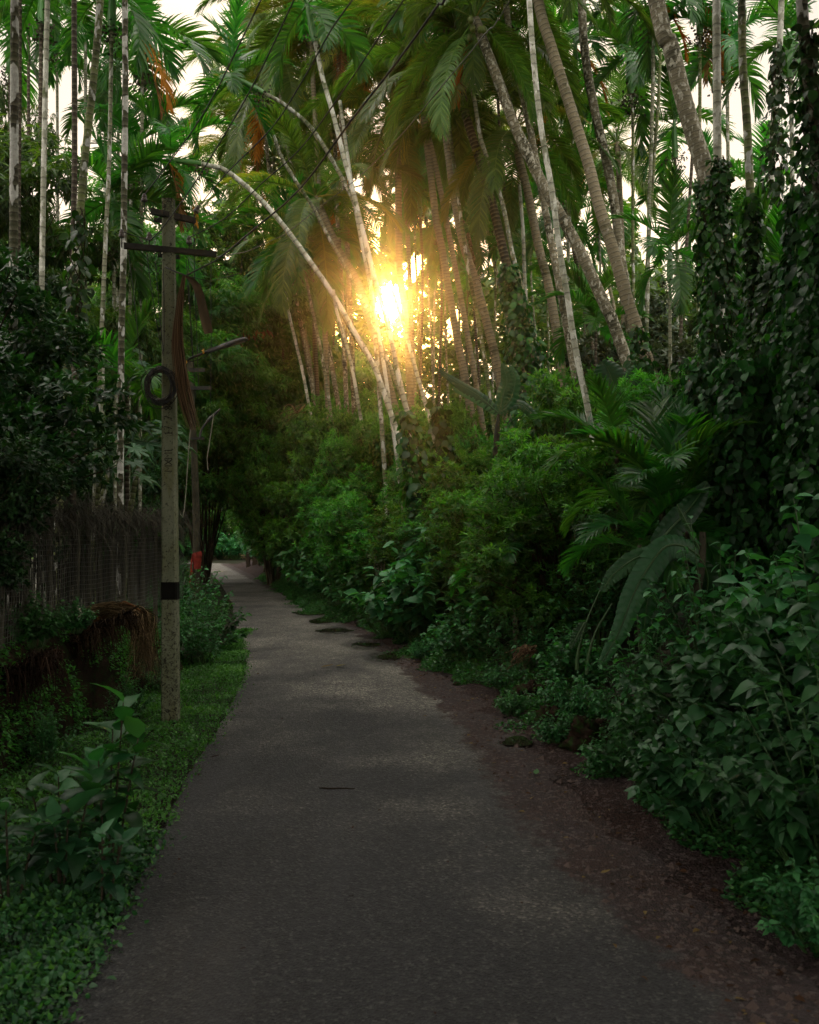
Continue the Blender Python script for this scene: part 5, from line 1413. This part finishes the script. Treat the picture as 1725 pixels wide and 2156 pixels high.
vine(col(1600, 650, 1605, 1250, 13.0), [.2, .4, .5, .6, .6], 2000, .12, 'creeper filling the gap right of the wrapped trunk')
vine(col(1570, 760, 1575, 1300, 10.4), [.2, .35, .45, .55, .6], 2200, .12, 'low creeper mass before the wrapped trunk')
vine(col(1765, 420, 1765, 1300, 9.6), [.3, .5, .6, .7, .7], 3200, .12, 'dark creeper hanging at the far right edge')
vine(col(1070, 560, 1150, 960, 21), [.15, .3, .45, .6, .75], 1300, .17, 'creeper on the brown trunk right of the sunlit ones')
vine(col(858, 870, 900, 1130, 18.5), [.12, .25, .3, .35, .3], 420, .17, 'bright creeper leaves at the foot of the lichen trunk')
vine(col(925, 850, 950, 1120, 18.8), [.12, .22, .3, .35, .3], 380, .16, 'creeper leaves on the thin trunk right of the lichen trunk')
vine(col(1345, 690, 1385, 960, 18.5), [.12, .25, .35, .4, .4], 360, .16, 'few creeper leaves on the foot of the tall brown trunk')
vine(col(168, 440, 150, 760, 13.2), [.12, .16, .16, .16, .12], 240, .13, 'creeper leaves on the mossy leaning trunk at left')
vine(col(1640, 90, 1630, 440, 15.5), [.08, .12, .15, .18, .24], 380, .13, 'leafy climber on the white banded trunk against the sky', tb=.3)
vine(col(1700, 60, 1722, 450, 10.0), [.09, .12, .16, .2, .3], 520, .11, 'climber on the blotched trunk at the right edge', tb=.3)

# ------------------------------------------------------------------ banana plants
def banana_leaf(root, px, Y, width, tint=.5, seed=0, fold=.35, name='leaf', dy=0.0):
    """px: midrib pixel points from base to tip"""
    rs = np.random.RandomState(seed); o = Vector(root.location)
    P = [at(x, y, Y + dy * i / (len(px) - 1)) - o for i, (x, y) in enumerate(px)]
    Q = np.array([list(P[0] * 2 - P[1])] + [list(p) for p in P] + [list(P[-1] * 2 - P[-2])])
    pts = []
    for i in range(len(P) - 1):
        p0, p1, p2_, p3 = Q[i:i + 4]
        for k in range(14):
            t = k / 14; pts.append(.5 * ((2 * p1) + (-p0 + p2_) * t + (2 * p0 - 5 * p1 + 4 * p2_ - p3) * t * t + (-p0 + 3 * p1 - 3 * p2_ + p3) * t ** 3))
    pts.append(Q[-2]); pts = np.array(pts); n = len(pts); T = norm(np.gradient(pts, axis=0))
    view = norm(np.array([0, -1.0, .35]) + 0 * T)
    side = norm(np.cross(T, view)); nrm = np.cross(side, T)
    W = width * np.sin(PI * np.linspace(.06, .98, n) ** .8) ** .6
    mb = MB()
    for sg in (-1, 1):
        s_ = 0
        while s_ < n - 1:      # blade torn into lobes
            e_ = min(n - 1, s_ + rs.choice([5, 8, 12, 20, 26])); drop = rs.uniform(0, .22); V = []; tt = rs.normal(tint, .08)
            for i in range(s_, e_ + 1):
                for k in range(4):
                    u = k / 3
                    ripple = .012 * math.sin(i * 1.9) * u
                    V.append(pts[i] + sg * side[i] * W[i] * u * (1 - .05 * (i in (s_, e_)) * u) + nrm[i] * (W[i] * fold * (u - u * u * 1.2) + ripple) + np.array([0, 0, -drop * W[i] * u * u]) + T[i] * W[i] * .25 * u)
            m = e_ - s_ + 1
            mb.add(np.array(V), [[i * 4 + j, i * 4 + j + 1, i * 4 + 5 + j, i * 4 + 4 + j] for i in range(m - 1) for j in range(3)], None, np.clip(tt, 0, 1))
            s_ = e_
    lf = mb.build(name, M['banana'], root)
    mb = MB(); tube(mb, [Vector(p) + Vector((0, -.006, 0)) for p in pts[::3]], np.linspace(.014, .004, len(pts[::3])), 6); mb.build('midrib', M['greenstem'], lf)
BY = 9.3
ban = thing('banana_plant', 'banana plant with large drooping torn leaves at the right of the road', 'banana plant', tuple(Vector((at(1440, 1420, BY).x, BY, gz(2.7, BY)))))
o = Vector(ban.location)
mb = MB(); tube(mb, [Vector((0, 0, -.1)), at(1460, 1300, BY) - o, at(1478, 1180, BY) - o, at(1480, 1120, BY) - o], [.06, .05, .04, .03], 10, step=.1); mb.build('stem', M['pole2'], ban)
for (px, wd, dy, tn, sd_) in [
    ([(1478, 1175), (1440, 1150), (1400, 1152), (1362, 1200), (1331, 1258), (1305, 1327), (1262, 1404)], .135, -.3, .7, 1),
    ([(1470, 1170), (1425, 1158), (1390, 1195), (1365, 1260), (1355, 1340)], .13, .1, .25, 2),
    ([(1440, 1160), (1385, 1160), (1330, 1180), (1290, 1212), (1268, 1245)], .10, -.1, .6, 3),
    ([(1475, 1160), (1440, 1090), (1425, 1060)], .03, .0, .7, 4),
    ([(1378, 1150), (1420, 1105), (1460, 1060), (1490, 1015)], .13, .35, .2, 5),
    ([(1480, 1180), (1490, 1230), (1470, 1300), (1430, 1380)], .14, .2, .2, 7),
    ([(1440, 1250), (1400, 1290), (1372, 1350), (1345, 1420)], .10, .15, .15, 8)]:
    banana_leaf(ban, px, BY, wd, tn, sd_, dy=dy)
ban1 = thing('banana_plant', 'young banana shoot with one narrow leaf left of the large banana plant', 'banana plant', (at(1235, 1420, 10).x, 10, gz(1.9, 10)))
o = Vector(ban1.location)
for pts in ([(1235, 1420), (1240, 1380), (1255, 1330), (1290, 1270)], [(1215, 1410), (1218, 1370), (1235, 1310), (1265, 1240)]):
    mb = MB(); tube(mb, [at(x, y, 10) - o for x, y in pts], [.022, .018, .012, .008], 6, step=.08); mb.build('stalk', M['greenstem'], ban1)
banana_leaf(ban1, [(1232, 1310), (1218, 1335), (1202, 1365)], 10, .07, .4, 11)
ban2 = thing('banana_plant', 'banana plant with pale leaf backs among the shrubs right of the sun', 'banana plant', (at(1035, 1000, 18.5).x, 18.5, 0))
o = Vector(ban2.location)
mb = MB(); tube(mb, [Vector((0, 0, 0)), at(1045, 960, 18.5) - o, at(1050, 870, 18.5) - o], [.10, .07, .03], 9, step=.2); mb.build('stem', M['pole2'], ban2)
for (px, wd, tn, sd_) in [([(1050, 870), (1010, 835), (970, 810), (925, 780)], .12, .45, 21), ([(1050, 870), (1020, 845), (990, 828), (955, 818)], .13, .95, 22), ([(1050, 870), (1060, 830), (1068, 800), (1058, 765)], .14, .9, 23), ([(1050, 870), (1075, 840), (1085, 800), (1075, 770)], .12, .6, 24), ([(1050, 870), (1090, 850), (1120, 870), (1140, 900)], .11, .5, 25)]:
    banana_leaf(ban2, px, 18.0, wd, tn, sd_)
ban3 = thing('banana_plant', 'banana leaves with white underside under the tall brown trunk', 'banana plant', (at(1290, 1000, 17).x, 17, 0))
o = Vector(ban3.location)
mb = MB(); tube(mb, [Vector((0, 0, 0)), at(1295, 860, 17) - o, at(1298, 820, 17) - o], [.12, .1, .05], 8, step=.2); mb.build('stem', M['greenstem'], ban3)
for (px, wd, tn, sd_) in [([(1298, 830), (1285, 790), (1270, 760)], .3, .3, 31), ([(1298, 830), (1320, 810), (1345, 812), (1362, 830)], .12, .95, 32), ([(1298, 830), (1330, 800), (1345, 770)], .22, .4, 33)]:
    banana_leaf(ban3, px, 16.4, wd, tn, sd_)

# ------------------------------------------------------------------ young fan palms low on the right and left
def lowpalm(px, py, Y, sc, n, lab, seed, gl='young areca palms near the ground'):
    p = at(px, py, Y); g = gz(p.x, Y)
    root = thing('young_palm', lab, 'palm tree', (p.x, Y, g), 0, gl)
    rs = random.Random(seed); top = Vector((0, 0, p.z - g))
    mb = MB(); tube(mb, [(0.05, 0, -.1), (0, 0, top.z * .5), top], [.05, .045, .035], 8, step=.08, rings=.08); mb.build('trunk', M['t_dark'], root)
    for k in range(n):
        i = (0, 1, 1, 2, 2, 3, 3, 4)[k % 8]
        inst('frond', ARE[(i, rs.randint(0, 1))], root, top - Vector((0, 0, rs.uniform(0, .25))), (rs.uniform(-.2, .2), rs.uniform(-.2, .2), k * 2.39996 + seed), sc * rs.uniform(.8, 1.15))
lowpalm(1395, 1035, 10.6, .72, 13, 'young areca palm with many spreading fronds beside the creeper wall', 1)
lowpalm(1450, 1020, 11.2, .62, 11, 'taller young areca palm behind the spreading one', 2)
lowpalm(1350, 1120, 10.2, .55, 8, 'lowest fronds of a young palm over the banana leaves', 3)
lowpalm(1300, 940, 13.5, .7, 8, 'young areca palm under the white backed banana leaf', 4)
lowpalm(1085, 1160, 13.5, .5, 8, 'small dark fan palm inside the shrubs', 5)
lowpalm(268, 790, 17, .75, 8, 'small bright palm behind the left side of the wire coil', 6)
lowpalm(296, 1130, 14.5, .34, 6, 'little grassy palm at the end of the fence', 7)
lowpalm(1190, 640, 27, .8, 9, 'young palm between the whitish trunk and the tall brown one', 8)
lowpalm(1255, 670, 24, .9, 9, 'young palm behind the slanting coconut trunk foot', 9)
lowpalm(1640, 640, 15, .9, 9, 'dark fan palm behind the creepers at right', 10)

# papaya
def star_tpl(lobes=7):
    V = [[0, 0, 0]]; T = []
    k = 0
    for i in range(lobes):
        a = (i - (lobes - 1) / 2) * .72
        L = 1 - .32 * abs(i - (lobes - 1) / 2) / 3
        def pt(r, aa, z): return [r * math.cos(aa), r * math.sin(aa), z]
        b = len(V)
        V += [pt(.28, a - .34, 0), pt(.55 * L, a - .2, .02), pt(.62 * L, a - .09, .0), pt(1.0 * L, a, -.18), pt(.62 * L, a + .09, .0), pt(.55 * L, a + .2, .02), pt(.28, a + .34, 0), pt(.5 * L, a, -.03)]
        m = b + 7
        T += [[0, b, m], [b, b + 1, m], [b + 1, b + 2, m], [b + 2, b + 3, m], [b + 3, b + 4, m], [b + 4, b + 5, m], [b + 5, b + 6, m], [b + 6, 0, m]]
    V = np.array(V); V[:, 0] += 0
    return V, None, np.array(T)
ST = star_tpl()
def papaya(px, py, Y, lab, h_px, n=11, sc=.42, trunk=None):
    top = at(px, py, Y)
    root = thing('papaya_tree', lab, 'papaya tree', (top.x - .2, Y, 0), 0, 'papaya trees left of the pole')
    o = Vector(root.location)
    mb = MB(); tube(mb, [Vector((-.1, 0, 0)), Vector((-.1, 0, (top.z) * .5)), top - o], [.075, .06, .04], 8, step=.15, rings=.12); mb.build('trunk', M['t_green'], root)
    for k in range(n):
        az = k * 2.4; el = .75 - 1.1 * k / n
        d = np.array([math.cos(az) * math.cos(el), math.sin(az) * math.cos(el), math.sin(el)]); L = R.uniform(.45, .75)
        p0 = np.array(top - o); p1 = p0 + d * L * .6; p2_ = p0 + d * L + np.array([0, 0, -.05])
        mb = MB(); scatter(mb, ST, p2_[None], (d * np.array([1, 1, 0]) + np.array([0, 0, -.45]))[None], np.array([[d[0] * .5, d[1] * .5 - .4, 1.0]]), sc * R.uniform(.8, 1.15), .5 + R.randn() * .2)
        lf = mb.build('leaf', M['papaya'], root, smooth=False)
        mb = MB(); tube(mb, [p0, p1, p2_], [.010, .008, .006], 5); mb.build('leaf_stalk', M['greenstem'], lf)
papaya(300, 930, 16.5, 'papaya tree with large lobed leaves left of the concrete pole', 0, 14, .55)
papaya(240, 775, 17, 'tall thin yellowish papaya stem with small crown between lichen trunks', 0, 9, .28)
papaya(230, 985, 15, 'low papaya with lobed leaves above the fence thatch', 0, 10, .42)

# ------------------------------------------------------------------ foreground plants at the left
def bigleaf_plant(loc, stems, leaf, lab, seed, wav=.03):
    rs = np.random.RandomState(seed); root = thing('broadleaf_plant', lab, 'plant', loc, 0, 'large leaved plants on the left verge')
    tpl = tpl_leaf(6, .30, .40, .14, wav=.012)
    for (x, y, h) in stems:
        mb = MB(); b = np.array([x * .3, y * .3, 0]); tp = np.array([x, y, h])
        tube(mb, [b, b * .5 + tp * .5 + np.array([0, 0, .03]), tp], [.009, .007, .004], 5, step=.1); mb.build('stem', M['twig'], root)
        mb = MB(); n = 12; t = np.linspace(.35, 1, n); c = b * (1 - t)[:, None] + tp * t[:, None]
        az = np.arange(n) * 2.4 + rs.rand() * 6; el = np.linspace(-.3, .95, n) + rs.randn(n) * .12
        d = np.stack([np.cos(az) * np.cos(el), np.sin(az) * np.cos(el), np.sin(el)], -1)
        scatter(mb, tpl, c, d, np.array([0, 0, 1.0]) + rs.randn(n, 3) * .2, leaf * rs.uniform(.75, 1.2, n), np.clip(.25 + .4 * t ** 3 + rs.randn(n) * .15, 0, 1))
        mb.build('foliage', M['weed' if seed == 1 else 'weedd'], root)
pp = lambda px, Y: (px - CX) / F * Y
bigleaf_plant((pp(225, 5.9), 5.9, 0), [(.09, .05, 1.02), (-.02, -.1, .68), (.2, 0, .8), (-.15, .1, .58), (.0, .12, .85)], .21, 'large leaved plant with bright top leaves in front of the pole base', 1)
bigleaf_plant((pp(130, 5.5), 5.5, 0), [(-.02, .0, .66), (-.2, .05, .56), (.14, .1, .6), (.0, -.12, .42), (.08, -.1, .5)], .19, 'large leaved plant nearer the camera beside the bank wall', 2)
bigleaf_plant((pp(20, 5.2), 5.2, 0), [(-.02, .0, .55), (-.15, .05, .6), (.12, .1, .45)], .15, 'dark leafy plant at the lower left frame edge', 3)
bigleaf_plant((pp(215, 5.2), 5.2, 0), [(.0, .0, .42), (.1, .05, .36)], .13, 'short leafy plant at the foot of the larger ones', 4)
# little fern like tufts on the bank
for (x, y, z, s, lab) in [(-3.35, 6.8, .0, .5, 'small weed plant at the foot of the bank at left'), (-3.3, 8.5, .0, .45, 'small weed plant against the bank behind the large leaves'), (-3.2, 10.6, 0, .4, 'small weed plant left of the pole base'), (-3.25, 12.2, 0, .45, 'small weed plant below the dry frond'), (-2.2, 4.6, 0, .3, 'tiny leafy plant near the bottom of the verge')]:
    shrub('w', WEED[2], (x, y, z), s, lab, 'plant', 'weed_plant', 'weeds along the foot of the bank')

# laterite stones and dry sticks on the right bank
def rock(px, py, Y, r, lab):
    p = at(px, py, Y); mb = MB(); sphere(mb, (0, 0, 0), r * .8, r * .5, 40, 26); V = mb.v[0].copy()
    for i, v in enumerate(V):
        q = Vector(v * 4 + np.array([px, py, 0])); V[i] = v * (1 + .6 * noise.noise(q * 1.6) + .35 * noise.noise(q * 5) + .2 * noise.noise(q * 12))
    mb.v[0] = V; tag(mb.build('laterite_block', M['laterite'], loc=(p.x, p.y, gz(p.x, p.y) + r * .25)), lab, 'rock', 'rough laterite blocks on the right bank')
rock(1165, 1385, 9.9, .22, 'rough laterite block under the weeds left of the banana'); rock(1240, 1430, 9.0, .3, 'largest rough laterite block at the foot of the banana shoot'); rock(1120, 1360, 11.3, .25, 'mossy laterite block beside the orange dead leaf')
rock(960, 1440, 12.8, .07, 'small reddish stone at the edge of the gravel')
ds = thing('dry_sticks', 'bundle of pale dry sticks standing in the weeds by the road', 'sticks', tuple(at(806, 1228, 20.5)))
mb = MB(); o = Vector(ds.location)
for k in range(16):
    tube(mb, [Vector((random.uniform(-.05, .05), random.uniform(-.05, .05), -.3)), at(806 + random.uniform(-22, 6), random.uniform(1155, 1185), 20.5) - o], [.010, .004], 4, random.random())
mb.build('twigs', M['rope'], ds)
for (px, py, Y, lab) in ((1115, 1375, 10.2, 'orange brown dead frond on the laterite blocks'), (625, 870, 26, 'brown dead frond caught in the small leaved shrub')):
    o = at(px, py, Y); root = thing('dry_frond', lab, 'dead frond', tuple(o)); mb = MB()
    for k in range(40): tube(mb, [Vector((0, 0, 0)), Vector((random.uniform(-.12, .1), random.uniform(-.1, .1), random.uniform(-.02, .1))) * Y / 10, Vector((random.uniform(-.28, .0), random.uniform(-.1, .1), random.uniform(-.2, .0))) * Y / 10], [.006, .005, .001], 3, random.random(), step=.05)
    mb.build('leaflets', M['brown'], root)
# two dark gate posts beyond the bend
for (px, w_) in ((523, 8), (538, 12)):
    p = at(px, 1165, 56)
    root = thing('gate_post', 'dark square gate post %s beyond the bend' % ('on the left' if px < 530 else 'on the right, the broader one,'), 'post', (p.x, 56, 0), 0, 'pair of gate posts beyond the bend')
    mb = MB(); box(mb, (0, 0, .95), (w_ / F * 52, .3, 1.9)); box(mb, (0, 0, 1.93), (w_ / F * 52 + .06, .36, .06)); mb.build('shaft', M['bark'], root, smooth=False)

# orange young leaves in the mango tree
mb = MB()
for (x, y) in ((438, 693), (430, 700), (452, 700), (468, 696), (421, 722), (448, 724), (478, 745), (492, 695), (560, 560), (640, 550)):
    p = np.array([list(at(x * 1.02 + 60, y, 37))]) * np.ones((7, 1)); scatter(mb, tpl_leaf(3, .14, .3, .05), p + R.randn(7, 3) * .08, norm(np.array([0, 0, -1.0]) + R.randn(7, 3) * .3), rdir(7), .35, R.rand(7))
o = mb.build('young_leaves', M['red']); 
for r_ in bpy.data.objects:
    if r_.get('label') == 'mango tree right of the street lamp':
        o.parent = r_; o.matrix_parent_inverse = Matrix.LocRotScale(r_.location, r_.rotation_euler, r_.scale).inverted()

# ------------------------------------------------------------------ far wood closing the view, one mass
mb = MB()
n = 42000
ang = R.uniform(-.62, .62, n); Yf = R.uniform(80, 105, n)
px = CX + np.tan(ang) * F
hy = np.interp(px, [-300, 380, 600, 720, 800, 860, 1000, 1250, 1400, 1600, 2200], [560, 520, 440, 440, 450, 450, 450, 520, 540, 520, 500])
ztop = EYE + (HY - hy) / F * Yf
z = ztop * (R.rand(n) ** .8) * (1 + .12 * np.sin(px * .03) + .08 * np.sin(px * .11))
P = np.stack([np.tan(ang) * Yf, Yf, z], -1)
py_ = HY - (z - EYE) / Yf * F      # thin, gappy upper part, open round the low sun
nz_ = np.array([noise.noise(Vector((a * .016, b * .010, 3))) for a, b in zip(px, py_)])
kp = (nz_ > np.interp(py_ - hy, [0, 260], [-.12, -.9])) & (((px - 820) / 34) ** 2 + ((py_ - 632) / 44) ** 2 > 1) & (((px - 872) / 20) ** 2 + ((py_ - 552) / 34) ** 2 > 1) & (((px - 962) / 18) ** 2 + ((py_ - 672) / 40) ** 2 > 1)
P = P[kp]; n = len(P)
rosettes(mb, P, norm(np.array([0, -.3, 1.0]) + R.randn(n, 3) * .5), 4, .9, tpl_diamond(.28, .3, .05), 1.0, .3)
tag(mb.build('far_wood', M['mango']), 'hazy mass of distant foliage behind the palms', 'woodland', None, 'stuff')

SHADE_CAN = make_ros(77, H=13.0, r=5.0, nb=85, per=75, size=.34, mat='mango', br=1.0, perl=7, tpl=tpl_diamond(.2, .3, .04), droop=.4, zc=.90)  # unseen crowns added overhead to shade the foreground
for (x, y, lab) in [(-5.0, -3.5, 'unseen shade tree added left behind the viewpoint'), (5.2, -3, 'unseen shade tree added right behind the viewpoint'), (-5.2, 2.5, 'unseen shade tree added over the road on the left'), (5.4, 3.0, 'unseen shade tree added over the road on the right'),
                    (-5.4, 7.6, 'farther unseen shade tree added over the road on the left'), (5.3, 8.2, 'farther unseen shade tree added over the road on the right')]:
    shrub('t', SHADE_CAN, (x, y, 0), 1.0, lab, 'tree', 'added_shade_tree', None, parts=('crown', 'trunk'))
# unseen palms and trees added round the viewpoint to darken the foreground
for (x, y, h, sd_, lab) in [(-5.5, -3, 9, 1, 'unseen coconut palm added for shade left behind the viewpoint'), (5.5, 0, 9.5, 2, 'unseen coconut palm added for shade right of the viewpoint'), (1.5, -7, 9, 3, 'unseen coconut palm added for shade behind the viewpoint')]:
    root = thing('coconut_palm', lab, 'palm tree', (x, y, 0)); mb = MB(); tube(mb, [(0, 0, 0), (.2, 0, h / 2), (0, 0, h)], [.2, .15, .12], 10, step=.2, rings=.11); mb.build('trunk', M['t_coco'], root); coco_crown(root, Vector((0, 0, h)), 15, sd_, .9, 0, 0, False)
for (x, y, s, lab) in [(-6.5, -1, .95, 'unseen mango tree added for shade left behind the viewpoint'), (7, 0, .9, 'unseen mango tree added for shade right of the viewpoint'), (0.5, -5, 1.0, 'unseen mango tree added for shade behind the viewpoint')]:
    shrub('t', MANGO[0], (x, y, 0), s, lab, 'tree', 'mango_tree', None, parts=('crown', 'trunk'))

# ------------------------------------------------------------------ warm evening haze
m, nt, o = newmat('evening_haze')
vs = N_(nt, 'ShaderNodeVolumeScatter', Density=.0007, Anisotropy=.95); vs.inputs['Color'].default_value = (1, .70, .34, 1)
v2 = N_(nt, 'ShaderNodeVolumeScatter', Density=.0004, Anisotropy=.984); v2.inputs['Color'].default_value = (1, .82, .5, 1)
va_ = nt.nodes.new('ShaderNodeAddShader'); L_(nt, vs.outputs[0], va_.inputs[0]); L_(nt, v2.outputs[0], va_.inputs[1])
L_(nt, va_.outputs[0], o.inputs['Volume'])
mb = MB(); box(mb, (0, 13, 3.6), (60, 42, 9.4)); hz = tag(mb.build('haze', m, smooth=False), kind='structure')
